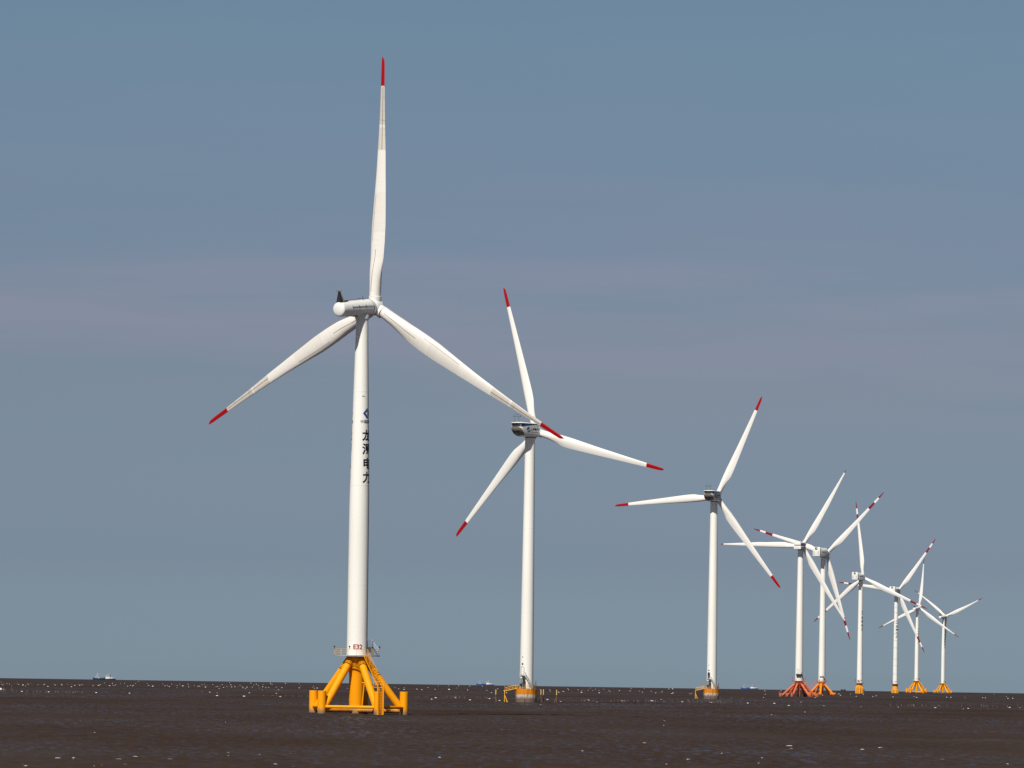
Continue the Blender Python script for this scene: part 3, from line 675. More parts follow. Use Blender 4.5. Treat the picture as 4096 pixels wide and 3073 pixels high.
# ---------------------------------------------------------------- the sea: one curved sheet with real waves
def build_sea():
    rng = np.random.default_rng(3)
    rad = [4.0]
    while rad[-1] < 15500:
        r = rad[-1]
        rad.append(r + (6 if r < 480 else 0.62 if r < 1000 else r*0.0011 if r < 2600 else r*0.0045))
    rad = np.array(rad)
    a = [0.0]
    while a[-1] < 180:
        d = 0.0265 if a[-1] < 4.8 else a[-1]*0.06
        a.append(min(180.0, a[-1]+d) if a[-1]+d < 179 else 180.0)
    a = np.array(a); ang = np.radians(np.concatenate([-a[:0:-1], a]))        # +-180 from straight ahead
    nr, na = len(rad), len(ang)
    RR, AA = np.meshgrid(rad, ang, indexing='ij')
    X, Y = RR*np.sin(AA), RR*np.cos(AA)
    H = np.zeros_like(X); 
    for i in range(34):
        lam = 1.5*(7/1.5)**rng.random(); th = np.radians(205+rng.normal(0, 26)); k = 2*np.pi/lam
        amp = 0.0085*(lam/3)**0.9
        res = np.clip(lam/(2.2*np.maximum(np.gradient(rad)[:, None], RR*0.00046)), 0, 1)   # fade waves the sheet cannot carry
        ph = k*(X*np.sin(th)+Y*np.cos(th))+rng.random()*6.283
        H += amp*(0.35+0.65*res)*np.sin(ph)
    patch = np.zeros_like(X)                                                   # gust patches
    for i in range(10):
        lam = 25*(180/25)**rng.random(); th = np.radians(rng.random()*360); k = 2*np.pi/lam
        patch += np.sin(k*(X*np.sin(th)*0.5+Y*np.cos(th))+rng.random()*6.283)
    H *= np.clip(1.0+0.22*patch, 0.35, 2.0)
    H = H+2.5*H*np.abs(H)                                                      # sharper crests, flatter troughs
    Z = H-RR**2/(2*EARTH)
    co = np.stack([X, Y, Z], -1).reshape(-1, 3)
    idx = np.arange(nr*na).reshape(nr, na)
    q = np.stack([idx[:-1, :-1], idx[:-1, 1:], idx[1:, 1:], idx[1:, :-1]], -1).reshape(-1, 4)[:, ::-1]
    me = bpy.data.meshes.new('sea'); nf = len(q)
    me.vertices.add(len(co)); me.vertices.foreach_set('co', co.ravel().astype(np.float32))
    me.loops.add(nf*4); me.loops.foreach_set('vertex_index', q.ravel().astype(np.int32))
    me.polygons.add(nf); me.polygons.foreach_set('loop_start', np.arange(0, nf*4, 4, dtype=np.int32))
    me.polygons.foreach_set('use_smooth', np.ones(nf, dtype=bool)); me.update(calc_edges=True)
    o = bpy.data.objects.new('sea', me); col.objects.link(o); o['kind'] = 'structure'
    m, t, b = nodemat('muddy sea water')
    tcn = t.nodes.new('ShaderNodeTexCoord')
    mpn = t.nodes.new('ShaderNodeMapping'); mpn.inputs['Scale'].default_value = (0.035, 0.006, 1)
    n = t.nodes.new('ShaderNodeTexNoise'); n.inputs['Scale'].default_value = 1; n.inputs['Detail'].default_value = 6
    cr = t.nodes.new('ShaderNodeValToRGB'); cr.color_ramp.elements[0].position = 0.36; cr.color_ramp.elements[1].position = 0.66
    cr.color_ramp.elements[0].color = SEA_A+(1,); cr.color_ramp.elements[1].color = SEA_B+(1,)
    t.links.new(tcn.outputs['Object'], mpn.inputs[0]); t.links.new(mpn.outputs[0], n.inputs['Vector']); t.links.new(n.outputs['Fac'], cr.inputs[0])
    # wind ripples: crests run across the view
    prev = None
    for sc_, st, ds, wt in (((0.7, 0.9, 1), 0.8, 0.22, 3), ((1.7, 2.6, 1), 0.6, 0.07, 3)):
        m2 = t.nodes.new('ShaderNodeMapping'); m2.inputs['Scale'].default_value = sc_; m2.inputs['Rotation'].default_value = (0, 0, 0.25)
        n2 = t.nodes.new('ShaderNodeTexNoise'); n2.inputs['Scale'].default_value = 1.0; n2.inputs['Detail'].default_value = wt; n2.inputs['Roughness'].default_value = 0.55
        bp = t.nodes.new('ShaderNodeBump'); bp.inputs['Strength'].default_value = st; bp.inputs['Distance'].default_value = ds
        t.links.new(tcn.outputs['Object'], m2.inputs[0]); t.links.new(m2.outputs[0], n2.inputs['Vector']); t.links.new(n2.outputs['Fac'], bp.inputs['Height'])
        if prev: t.links.new(prev.outputs[0], bp.inputs['Normal'])
        prev = bp
    t.nodes.remove(b)
    df = t.nodes.new('ShaderNodeBsdfDiffuse'); gl = t.nodes.new('ShaderNodeBsdfGlossy'); gl.inputs['Roughness'].default_value = 0.25; gl.inputs['Color'].default_value = (0.8, 0.85, 0.95, 1)
    ms = t.nodes.new('ShaderNodeMixShader')
    # sheen: stronger in wind-ruffled patches
    m3 = t.nodes.new('ShaderNodeMapping'); m3.inputs['Scale'].default_value = (0.9, 0.11, 1)
    n3 = t.nodes.new('ShaderNodeTexNoise'); n3.inputs['Scale'].default_value = 1.0; n3.inputs['Detail'].default_value = 5; n3.inputs['Roughness'].default_value = 0.7
    r3 = t.nodes.new('ShaderNodeMapRange'); r3.inputs[1].default_value = 0.48; r3.inputs[2].default_value = 0.68; r3.inputs[3].default_value = 0.004; r3.inputs[4].default_value = 0.42
    t.links.new(tcn.outputs['Object'], m3.inputs[0]); t.links.new(m3.outputs[0], n3.inputs['Vector']); t.links.new(n3.outputs['Fac'], r3.inputs[0])
    m4 = t.nodes.new('ShaderNodeMapping'); m4.inputs['Scale'].default_value = (0.012, 0.004, 1)
    n4 = t.nodes.new('ShaderNodeTexNoise'); n4.inputs['Scale'].default_value = 1.0; n4.inputs['Detail'].default_value = 3
    r4 = t.nodes.new('ShaderNodeMapRange'); r4.inputs[1].default_value = 0.35; r4.inputs[2].default_value = 0.65; r4.inputs[3].default_value = 0.12; r4.inputs[4].default_value = 1.5
    mu = t.nodes.new('ShaderNodeMath'); mu.operation = 'MULTIPLY'
    t.links.new(tcn.outputs['Object'], m4.inputs[0]); t.links.new(m4.outputs[0], n4.inputs['Vector']); t.links.new(n4.outputs['Fac'], r4.inputs[0])
    t.links.new(r3.outputs[0], mu.inputs[0]); t.links.new(r4.outputs[0], mu.inputs[1]); t.links.new(mu.outputs[0], ms.inputs[0]); t.links.new(df.outputs[0], ms.inputs[1]); t.links.new(gl.outputs[0], ms.inputs[2])
    t.links.new(cr.outputs[0], df.inputs['Color']); t.links.new(prev.outputs[0], df.inputs['Normal']); t.links.new(prev.outputs[0], gl.inputs['Normal'])
    t.links.new(ms.outputs[0], [q for q in t.nodes if q.type == 'OUTPUT_MATERIAL'][0].inputs['Surface'])
    me.materials.append(m)
    return o
SEA_A, SEA_B = (0.042, 0.0270, 0.0205), (0.050, 0.0365, 0.032)
build_sea()

# whitecaps: low broken ridges of foam along the near crests
M_foam = flat('cream sea foam', (0.46, 0.40, 0.32), 0.8, 0.2)
CAPS = [(-53.4,772.1,1.03),(-54.9,773.7,0.3),(-31.6,582.2,0.78),(-37.4,567.9,0.27),(-38,567.5,0.32),(-36.7,584.1,0.5),(-35.6,587,0.34),(-33.7,568.5,0.54),(-36.8,542.2,0.41),(-35.3,540.2,0.41),(-34,541.2,0.46),(-30.2,556.1,0.64),(-29.5,550.8,0.63),(-31.3,601.7,0.46),(-28.9,568.4,0.33),(-25,585.8,0.39),(-22.7,561.3,0.43),(-21.3,556.7,0.53),(-20.3,557.7,0.74),(-24.9,638.9,0.37),(-21.7,629.4,0.3),(-19.4,637.4,0.42),(-18.3,565.6,0.32),(-31.1,537.3,0.36),(-39.2,559.4,0.43),(-32.5,546.5,0.42),(-28.6,543.4,0.62),(-27.7,586.9,0.56),(-34.9,574.6,0.22),(-47.9,829.6,0.32),(-60.1,1006.9,0.27),(-24.1,618.2,0.29),(-16.3,550.9,0.52),(-35.9,533.4,0.41),(-30.7,541.6,0.41),(-3.4,740.5,0.7),(-2.7,614.7,0.29),(2.1,582.2,0.33),(10.8,599.4,0.57),(9.4,588.6,0.45),(15.6,593.9,0.57),(16.4,643.1,0.31),(-7.7,590.5,0.34),(18.4,848.1,0.57),(15.5,801.6,0.38),(-5.9,629,0.24),(-1.6,584,0.22),(13.6,605,0.23),(7.5,702.7,0.27),(14.6,595.2,0.34),(31.4,793,0.65),(30.3,759.3,0.31),(48,734.3,0.68),(41.3,675.5,0.42),(33.8,606.2,0.5),(21.1,699.1,0.22),(23.7,662.1,0.27),(22,621.1,0.26),(41.2,786.4,0.49),(38,762.2,0.39),(45.2,643.2,0.27)]
mb = MB(); rc = random.Random(5)
for (x, y, wd) in CAPS:
    k = max(3, int(wd/.22)); sl = rc.uniform(-.03, .03)
    prev = None; rings = []
    for i in range(k+1):
        u = i/k; xx = x-wd/2+wd*u; e = math.sin(math.pi*u)**.6*rc.uniform(.35, 1.0)
        yy = y+.3*math.sin(u*5+x)+rc.uniform(-.08, .08); z0 = sea_z(xx, yy)+.03+sl*(u-.5)*wd; hh = .02+.05*e
        rings.append([Vector((xx, yy-.05-.15*e, z0-.05)), Vector((xx, yy-.02, z0+hh*.8)), Vector((xx, yy+.12*e, z0+hh)), Vector((xx, yy+.1+.3*e, z0-.05))])
    mb.loft(rings)
    if wd > 1.0 and rc.random() < .6:
        for j in range(rc.randint(1, 3)):
            xx = x+rc.uniform(-.8, .8)*wd; yy = y+rc.uniform(-2, 2); l = rc.uniform(.1, .3); z0 = sea_z(xx, yy)+.02
            mb.loft([[Vector((xx-l, yy, z0-.03)), Vector((xx-l, yy+.05, z0+.01)), Vector((xx-l, yy+.1, z0-.03))], [Vector((xx, yy-.1, z0-.03)), Vector((xx, yy+.05, z0+.04)), Vector((xx, yy+.2, z0-.03))], [Vector((xx+l, yy, z0-.03)), Vector((xx+l, yy+.05, z0+.01)), Vector((xx+l, yy+.1, z0-.03))]])
caps = mb.build('whitecaps', M_foam); caps['kind'] = 'stuff'; caps['label'] = 'small broken foam crests on the near brown waves'

# ---------------------------------------------------------------- the nine turbines
TURB = {1: (-27.35, 1291.44, -0.113, 74.05, 33.9, 2.2, 45.6, 4.00), 2: (5.42, 2047.65, -0.283, 77.87, 33.3, -15.0, 43.1, 3.1), 3: (78.84, 2755.22, -0.513, 78.05, 20.4, 24.9, 43.0, 3.1), 4: (140.55, 3440.48, -0.801, 72.72, 20.9, 30.6, 42.8, 2.80), 5: (185.36, 4208.49, -1.199, 83.18, 31.0, 46.1, 52.9, 3.90), 6: (252.08, 5107.84, -1.767, 83.00, 32.9, -6.3, 55.2, 3.40), 7: (316.12, 5816.09, -2.292, 83.04, 25.6, 37.2, 54.6, 3.60), 8: (354.42, 6181.59, -2.590, 73.82, 25.5, 5.4, 43.6, 4.60), 9: (417.19, 6834.80, -3.168, 73.43, 33.0, 65.5, 43.3, 4.00)}
LABEL = {1: 'nearest and tallest white wind turbine on yellow five-legged base, red E32 on its tower',
         2: 'white wind turbine on orange and grey drum, one blade crossed by a red blade tip',
         3: 'white wind turbine on orange and grey drum with one blade pointing level to the left',
         4: 'white wind turbine standing on salmon-red splayed legs, tiny red blade tips',
         5: 'white wind turbine with boxy nacelle on bright orange legs beside the salmon-red base',
         6: 'white wind turbine on a cluster of thick amber pipes, one red-banded blade pointing straight up',
         7: 'white wind turbine with blotchy ragged tower on a slotted amber pile, red-banded blades',
         8: 'distant white wind turbine on amber legs joined by a level tube, one blade upright',
         9: 'farthest white wind turbine at far right on amber legs, blades spread in a Y'}
GROUP = 'wind turbines standing in the sea'

def turbine(i):
    x, y, z, hz, psi, de, Rr, ov = TURB[i]
    root = thing('wind_turbine', LABEL[i], 'wind turbine', (x, y, z), 0, GROUP)
    p = R(psi); hub = Vector((ov*math.sin(p), ov*math.cos(p), hz))
    return root, hub, psi, de, Rr, ov, hz
AXIS = Vector((0, 0, 0))
TOWER_A = [(10.7, 1.88), (38, 1.80), (43, 1.72), (51, 1.54), (58, 1.40), (66, 1.21), (72.6, 1.09)]

# nearest: pentapod base, tubular nacelle
root, hub, psi, de, Rr, ov, hz = turbine(1)
pentapod_yellow(root, -44, 0, True)
t, rad = add_tower(root, TOWER_A, 72, rings=(23.5, 41.5, 58.5))
dragon_text(t, rad, 52, (50.35, 47.9, 45.3, 42.75), 54.5, 52.95, 2.12)
dragon_text(t, rad, -110, (50.35, 47.9, 45.3, 42.75), 54.5, 52.95, 2.12)
on_tower(glyphs('E32', 1.22, .03, .95), 'lettering', M_redtxt, t, 5, 12.15, rad)
on_tower(shape_mesh([[(-.28, -.06), (.28, -.10), (.3, .06), (-.2, .10)]]), 'scuff_mark', M_grey, t, 20, 57.6, rad)
nacelle_tube(root, AXIS, psi, ov, hz, de)
spinner(root, hub, psi, 1.52, 1.55, 1.6, M_nac, 1.92, 1.09, de)
add_blades(root, 'A', hub, psi, de, Rr, [(.883, 1.0)], M_blade_old, M_red, old=True)

# the two on concrete drums
for i in (2, 3):
    root, hub, psi, de, Rr, ov, hz = turbine(i)
    drum_base(root, i)
    t, rad = add_tower(root, [(3.88, 1.96), (30, 1.80), (76.4, 1.40)], 64, rings=(26, 50))
    oval_door(t, rad, -38, 7.75, 2.6, M_grey, open_dark=(i == 3))
    on_tower(shape_mesh([[(.30*math.cos(R(a)), .30*math.sin(R(a))) for a in range(0, 360, 20)]]), 'vent', M_dark, t, -38, 11.0, rad)
    on_tower(shape_mesh([[(.17*math.cos(R(a)), .17*math.sin(R(a))) for a in range(0, 360, 20)]]), 'porthole', M_dark, t, -38, 13.0, rad)
    nacelle_car(root, AXIS, psi, ov, hz)
    spinner(root, hub, psi, 1.5, 1.0, 1.8, M_nac, 1.95, 1.12, de)
    add_blades(root, 'B', hub, psi, de, Rr, [(.865, 1.0)], M_blade, M_red)
    if i == 3:
        MB().loft([[Vector((2.9, -1.5, -1)), Vector((4.4, -1.5, -1)), Vector((4.4, .2, -1)), Vector((2.9, .2, -1))], [Vector((3.0, -1.3, 1.25)), Vector((3.35, -1.3, 1.25)), Vector((3.35, 0, 1.25)), Vector((3.0, 0, 1.25))]]).build('fender_block', M_dark, root)

# salmon six-legged base, ledged nacelle
root, hub, psi, de, Rr, ov, hz = turbine(4)
f, p = multipod(root, 6, -23.3, 8.85, 7.6, M_salmon, [(.80, -3), (.80, 3.8), (.95, 4.6), (1.55, 6.0), (1.75, 6.6), (1.75, 7.45)], (.56, 1.4, 6.7, 8.3, .35), (.78, -3, 1.7), (3.3, 1.0), M_salmon)
for ph in (-83.3, -23.3, 96.7):
    a = R(ph); m = MB(); m.tube((9.5*math.sin(a), -9.5*math.cos(a), -1), (9.5*math.sin(a), -9.5*math.cos(a), 2.6), .11, n=8); m.tube((9.5*math.sin(a)+.25, -9.5*math.cos(a)-.4, -1), (9.5*math.sin(a)+.25, -9.5*math.cos(a)-.4, 1.6), .09, n=8); m.build('fender_post', M_salmon, f)
a = R(36.7); lx, ly = 8.85*math.sin(a)+.5, -8.85*math.cos(a)-1.0
ladder(root, lx, ly, -.6, 2.3, .55, M_salmon, None)
stair(root, (lx-.4, ly+1.2, 2.2), (2.0, -2.7, 7.65), .85, M_salmon, 1.05)
for a in (-88, 85): lamp(p, 3.2*math.sin(R(a)), -3.2*math.cos(R(a)), 8.6, .6)
d = MB(); d.box((-.2, -2.0, 10.9), (2.9, 1.2, .12)); d.box((-.3, -1.95, 10.25), (2.0, 1.0, 1.1)); d.build('door_landing', M_dark, root)
t, rad = add_tower(root, [(7.65, 1.90), (30, 1.72), (71.2, 1.32)], 48, rings=(28, 50))
stair(root, (2.0, -1.9, 8.0), (1.0, -2.0, 10.9), .7, M_dark, .9)
oval_door(t, rad, -18, 11.0, 2.4, M_grey)
nacelle_ledge(root, AXIS, psi, ov, hz)
spinner(root, hub, psi, 1.45, 1.1, 1.5, M_nac, 1.95, 1.10, de)
add_blades(root, 'D', hub, psi, de, Rr, [(.975, 1.0)], M_blade, M_crim)

# orange squat pentapod, boxy nacelle
BANDS = [(.735, .83), (.905, 1.0)]
root, hub, psi, de, Rr, ov, hz = turbine(5)
f, p = multipod(root, 5, -8, 7.9, 7.7, M_orange, [(1.15, -3), (1.15, 3.2), (1.3, 4.2), (2.0, 6.0), (2.05, 7.5)], (.66, 1.7, 6.4, 6.9, .9), (1.15, -3, 1.15), (3.15, 1.0), M_salmon)
for k in range(5):
    a = R(-8+72*k); MB().tube((6.2*math.sin(a), -6.2*math.cos(a), .65), (9.2*math.sin(a), -9.2*math.cos(a), .65), .62, n=12).build('pile_sleeve', M_orange, f)
stair(root, (-6.9, -1.0, 4.0), (-2.9, -.8, 7.75), .9, M_salmon, 1.1)
MB().path([(-7.6, -1.0, -1), (-6.9, -1.0, 4.0)], .12, 8).build('stair_post', M_orange, root)
d = MB(); d.box((-.4, -2.2, 10.8), (2.0, 1.0, .1)); d.build('door_landing', M_dark, root); stair(root, (1.7, -2.2, 8.3), (.5, -2.2, 10.8), .7, M_dark, .9)
m = MB()
for x in (-1.5, -.6, .3, .9): m.box((x, -2.05, 8.6), (.22, .1, 1.2))
m.tube((2.9, -.8, 7.7), (2.9, -.8, 10.0), .08, n=6); m.build('cabinet', M_grey, root)
t, rad = add_tower(root, [(7.75, 2.05), (35, 1.85), (81.6, 1.46)], 48, rings=(30, 55))
nacelle_box(root, AXIS, psi, ov, hz); spinner(root, hub, psi, 1.75, 1.35, 1.8, M_nac, 2.3, 1.15, de)
add_blades(root, 'C', hub, psi, de, Rr, BANDS, M_blade, M_crim)

# two on clustered piles, boxy nacelles
for i in (6, 7):
    root, hub, psi, de, Rr, ov, hz = turbine(i)
    zp = 7.5
    if i == 6:
        f = MB().lathe([(2.05, -3), (2.05, 4.6), (2.05, 7.35)], 40).build('pile', M_amber, root)
        for k in range(13):
            a = R(k*360/13+6); r0 = 2.75
            m = MB(); m.tube((r0*math.sin(a), -r0*math.cos(a), -2), (r0*math.sin(a), -r0*math.cos(a), 4.0), .30, n=10); m.tube((r0*math.sin(a), -r0*math.cos(a), 3.9), (2.0*math.sin(a), -2.0*math.cos(a), 5.6), .30, n=10)
            m.build('fender_pipe', M_amber, f)
        MB().tube((2.6, 0, 1.6), (3.7, -.4, 2.9), .25, n=8).build('mooring_arm', M_dark, f)
    else:
        f = MB().lathe([(2.25, -3), (2.25, 5.0), (2.1, 5.6), (2.1, 7.35)], 40).build('pile', M_amber, root)
        for a in (-100, -70, -44, 20, 62):
            A = R(a); r0 = 2.55
            MB().box((r0*math.sin(A), -r0*math.cos(A), .9), (.85, .8, 4.6), A).build('fender_panel', M_amber, f)
        for a in (-20, 38): A = R(a); MB().box((2.2*math.sin(A), -2.2*math.cos(A), .9), (.35, .4, 3.6), A).build('dark_slot', M_rust, f)
        MB().lathe([(2.12, 5.75), (2.3, 5.8), (2.3, 6.3), (2.12, 6.35)], 40, caps=False).build('collar', M_rust, f)
    p = MB().lathe([(1.9, zp-.15), (3.4, zp-.15), (3.45, zp+.05), (1.9, zp+.05)], 40).build('platform', M_rust, root)
    ring_rail(p, 3.4, zp, 1.1, 14, M_yel_pale)
    MB().tube((-3.2, -1, zp), (-3.15, -1, zp+3.2), .12, n=8).build('davit_post', M_dark, p); MB().tube((-2.3, -1.8, zp), (-2.3, -1.8, zp+1.8), .12, n=8).build('davit_post', M_dark, p)
    t, rad = add_tower(root, [(zp+.02, 2.07), (35, 1.88), (81.5, 1.48)], 48, rings=(30, 55))
    if i == 6: m = MB(); m.box((-1.1, -1.95, 9.2), (.8, .6, 1.3), 0, 0); m.box((-.3, -2.1, 8.5), (.8, .5, .7)); m.build('cabinet', M_rust, p)
    else:
        m = MB(); m.box((2.3, -.4, 12.0), (.6, .8, .9)); m.tube((2.6, -.6, zp), (2.6, -.6, 11.6), .07, n=6); m.build('door_landing', M_grey, root)
        rw = random.Random(11)
        for k in range(9):                       # torn wrapping left round the tower
            zz = 16+k*6.8+rw.uniform(-2.6, 2.6); a0, a1 = rw.uniform(-160, -40), rw.uniform(40, 160); m = MB(); n = 24; rg = []
            for j in range(n+1):
                a = R(a0+(a1-a0)*j/n); r = rad(zz); h = rw.uniform(.15, .7); o = rw.uniform(.02, .11)
                P = lambda q, z_: Vector((q*math.sin(a), -q*math.cos(a), z_))
                rg.append([P(r-.02, zz-h), P(r+o, zz-h*.6), P(r+o*.8, zz+h*.5), P(r-.02, zz+h)])
            m.loft(rg); m.build('torn_wrap', M_cabin, t)
    dragon_text(t, rad, 52 if i == 6 else 20, (54.2, 51.35, 48.55, 45.8), 58.6, 56.9, 2.2, (M_teal, M_teal))
    on_tower(glyphs('E39' if i == 6 else 'E38', 1.35, .02, .95), 'lettering', M_redtxt, t, 22 if i == 6 else 4, 9.3, rad)
    nacelle_box(root, AXIS, psi, ov, hz); spinner(root, hub, psi, 1.75, 1.35, 1.7, M_nac, 2.3, 1.15, de)
    add_blades(root, 'C', hub, psi, de, Rr, BANDS, M_blade, M_crim)

# two far pentapods with tubular nacelles
for i in (8, 9):
    root, hub, psi, de, Rr, ov, hz = turbine(i)
    dz = 0 if i == 8 else -1.3
    pentapod_yellow(root, -38, dz, False)
    t, rad = add_tower(root, [(z+dz if z < 20 else z, r) for z, r in TOWER_A], 48, rings=(23.5, 41.5, 58.5))
    dragon_text(t, rad, 54, (51.3, 48.8, 46.2, 43.7), 55.6, 53.5, 2.12, (M_teal, M_teal))
    on_tower(glyphs('E37' if i == 8 else 'E36', 1.2, .02, .92), 'lettering', M_redtxt, t, 12 if i == 8 else 20, 12.3+dz, rad)
    nacelle_tube(root, AXIS, psi, ov, hz, de)
    spinner(root, hub, psi, 1.52, 1.55, 1.6, M_nac, 1.92, 1.09, de)
    add_blades(root, 'A', hub, psi, de, Rr, [(.885, 1.0)], M_blade, M_crim)

# ---------------------------------------------------------------- fishing boats on the horizon
def fishing_boat(x, y, Lh, hull_mat, label, kind):
    root = thing('fishing_boat', label, 'boat', (x, y, sea_z(x, y)), R(4), 'fishing boats on the horizon')
    k = Lh/25.0; rings = []
    for u in (-1, -.94, -.85, -.6, -.3, 0, .3, .6, .85, 1.0):
        xx = u*12.5*k; hb = 2.9*k*max(.03, (1-max(0, -u-.25)**1.6/.75**1.6))*(.92 if u > .8 else 1)
        sheer = (1.35+1.75*max(0, -u-.05)**1.8+.75*max(0, u-.1)**1.3)*k; rake = max(0, -u-.8)*2.0*k
        rings.append([Vector((xx+rake*1.5, -hb*.75, -.8)), Vector((xx+rake*.6, -hb*.95, .25*k)), Vector((xx, -hb, sheer)), Vector((xx, -hb*.92, sheer)), Vector((xx, -hb*.9, sheer-.35*k)), Vector((xx, hb*.9, sheer-.35*k)), Vector((xx, hb*.92, sheer)), Vector((xx, hb, sheer)), Vector((xx+rake*.6, hb*.95, .25*k)), Vector((xx+rake*1.5, hb*.75, -.8))])
    MB().loft(rings).build('hull', hull_mat, root)
    c = MB(); c.rbox((5.0*k, 0, 2.0*k), (7.2*k, 3.6*k, 1.9*k), .15*k); c.rbox((4.0*k, 0, 3.5*k), (4.4*k, 3.2*k, 1.6*k), .2*k); w = c.build('wheelhouse', M_cabin, root)
    m = MB()
    for i in range(4): m.box((2.6*k+.9*k*i, -1.62*k, 3.75*k), (.55*k, .06, .5*k))
    m.box((1.79*k, 0, 3.75*k), (.06, 2.4*k, .55*k)); m.box((6.6*k, -1.82*k, 2.1*k), (.5*k, .06, 1.2*k)); m.build('window', M_dark, w)
    MB().box((3.6*k, 0, 4.36*k), (5.2*k, 3.5*k, .16*k)).build('roof', M_rust if kind == 2 else M_cabin, w)
    m = MB(); m.tube((6.4*k, 0, 3*k), (6.9*k, 0, (5.6 if kind != 1 else 5.2)*k), .30*k, .24*k); m.build('funnel', M_dark, root)
    m = MB(); m.tube((4.4*k, 0, 4.4*k), (4.5*k, 0, 7.6*k), .14*k, .06*k); m.tube((3.7*k, 0, 6.4*k), (5.3*k, 0, 6.4*k), .07*k); m.sphere((2.2*k, 0, 5.2*k), .38*k, 10); m.build('mast', M_cabin, root)
    m = MB()
    for sy in (-1, 1):
        m.tube((-9.6*k, sy*1.4*k, 2.1*k), (-7.4*k, sy*.5*k, 6.9*k), .17*k, .12*k); m.tube((-5.6*k, sy*1.6*k, 1.6*k), (-7.4*k, sy*.5*k, 6.9*k), .15*k, .11*k); m.tube((-9.0*k, sy*1.3*k, 3.2*k), (-6.2*k, sy*1.4*k, 3.2*k), .09*k)
    m.tube((-7.4*k, -.6*k, 6.9*k), (-7.4*k, .6*k, 6.9*k), .15*k); m.tube((-7.4*k, 0, 6.8*k), (-7.2*k, 0, 9.2*k), .08*k); m.tube((-7.4*k, 0, 6.8*k), (3.6*k, 0, 5.0*k), .03*k); m.build('gallows', M_cabin if kind == 0 else M_galv, root)
    n = MB(); rn = random.Random(kind)
    for i in range(7): n.sphere((-3.8*k+i*.75*k, rn.uniform(-.8, .8)*k, (1.5+rn.uniform(0, .5))*k), rn.uniform(.7, 1.1)*k, 10, (1.2, 1, .75))
    n.build('net_pile', M_net if kind == 0 else hull_mat, root)
    n = MB(); n.box((11.2*k, 0, 2.25*k), (1.9*k, 2.6*k, .25*k)); n.box((9.2*k, 0, 2.2*k), (1.0*k, 2.0*k, .9*k)); n.build('stern_deck', M_cabin, root)
    m = MB(); m.path([(-12.0*k, -.8*k, 3.0*k), (-9*k, -1.9*k, 2.9*k), (-6*k, -2.5*k, 2.4*k)], .05*k); m.path([(7.6*k, -1.7*k, 4.3*k), (10.6*k, -1.9*k, 3.2*k), (12.2*k, -1.9*k, 3.0*k)], .05*k); m.build('rail', M_cabin, root)
fishing_boat(-440.5, 7787.6, 25, M_hull_dark, 'dark navy fishing boat with green net heap and white wheelhouse on the horizon at left', 0)
fishing_boat(-27.5, 8760, 22, M_hull, 'blue fishing boat on the horizon just left of the nearer drum-based turbine', 1)
fishing_boat(296.9, 8755, 21.5, M_hull, 'blue fishing boat with raised bow on the horizon between drum base and salmon-red legs', 2)

# small dark workboat on the horizon
x, y = 400.2, 8500.0
root = thing('small_boat', 'small dark low boat on the horizon just left of the amber pipe-cluster base', 'boat', (x, y, sea_z(x, y)))
MB().loft([[Vector((xx, -h, -.5)), Vector((xx, -h*1.1, s)), Vector((xx, h*1.1, s)), Vector((xx, h, -.5))] for xx, h, s in ((-3.1, .2, 1.7), (-2.2, .8, 1.3), (0, 1.0, 1.0), (2.2, .9, 1.1), (2.9, .6, 1.4))]).build('hull', M_dark, root)
m = MB(); m.rbox((-1.5, 0, 1.5), (1.6, 1.4, 1.0), .2); m.rbox((1.6, 0, 1.5), (1.7, 1.4, 1.1), .3); m.build('cargo', M_dark, root)

# work raft at the far left
x, y = -166.6, 2353.7
root = thing('work_raft', 'low dark work raft with white box at the left edge of the sea', 'raft', (x, y, sea_z(x, y)))
m = MB(); m.rbox((-.6, 0, .28), (3.6, 2.2, .42), .06); m.build('deck', M_dark, root)
MB().rbox((-.55, -.3, .82), (.56, .5, .56), .04).build('white_box', M_float, root)
m = MB()
for i in range(6): m.lathe([(.16, -.3), (.20, -.1), (.16, .12)], 10, Matrix.Translation((-2.1+.62*i, -1.1, .08)))
m.build('pontoon', M_wood, root)
m = MB(); m.tube((-.1, -.2, .5), (.45, -.2, .85), .07); m.tube((.45, -.3, .5), (.45, -.3, 1.0), .08); m.sphere((.45, -.3, 1.05), .13, 8); m.sphere((.85, -.5, .62), .13, 8); m.box((.3, 0, .6), (.8, .5, .2)); m.tube((-2.3, 0, .5), (-2.2, 0, 1.2), .1); m.build('gear', M_wood, root)
x, y = -163.6, 2353.0
root = thing('marker_pole', 'thin pole topped by a dark ball beside the raft at far left', 'marker pole', (x, y, sea_z(x, y)))
MB().tube((0, 0, -.6), (.03, 0, 1.75), .06, n=8).build('pole', M_wood, root); MB().sphere((.0, 0, 1.95), .21, 10).build('ball', M_rust, root)

# yellow-sleeved mooring piles round the nearer drum
def mooring_pile(x, y, lean, brace, label, h=3.75):
    root = thing('mooring_pile', label, 'mooring pile', (x, y, sea_z(x, y)), 0, 'yellow-topped mooring piles')
    MB().tube((0, 0, -1.5), (lean*.55, 0, h*.62), .10, n=10).build('pile', M_rust, root)
    MB().tube((lean*.55, 0, h*.62-.06), (lean, 0, h), .135, n=12).build('yellow_sleeve', M_yel_pale, root)
    m = MB()
    for b in brace: m.tube((b, -.2, -1.0), (lean*.4, 0, h*.42), .10, n=8)
    m.build('brace', M_rust, root)
mooring_pile(-3.35, 2048, .06, (.42,), 'yellow-topped mooring pile standing alone left of the yellow gangway', 3.55)
mooring_pile(9.62, 2050, .04, (-.95, .3), 'yellow-topped mooring pile, left one of the close pair right of the drum')
mooring_pile(10.30, 2052, .10, (.35,), 'yellow-topped mooring pile, right one of the close pair right of the drum', 3.8)
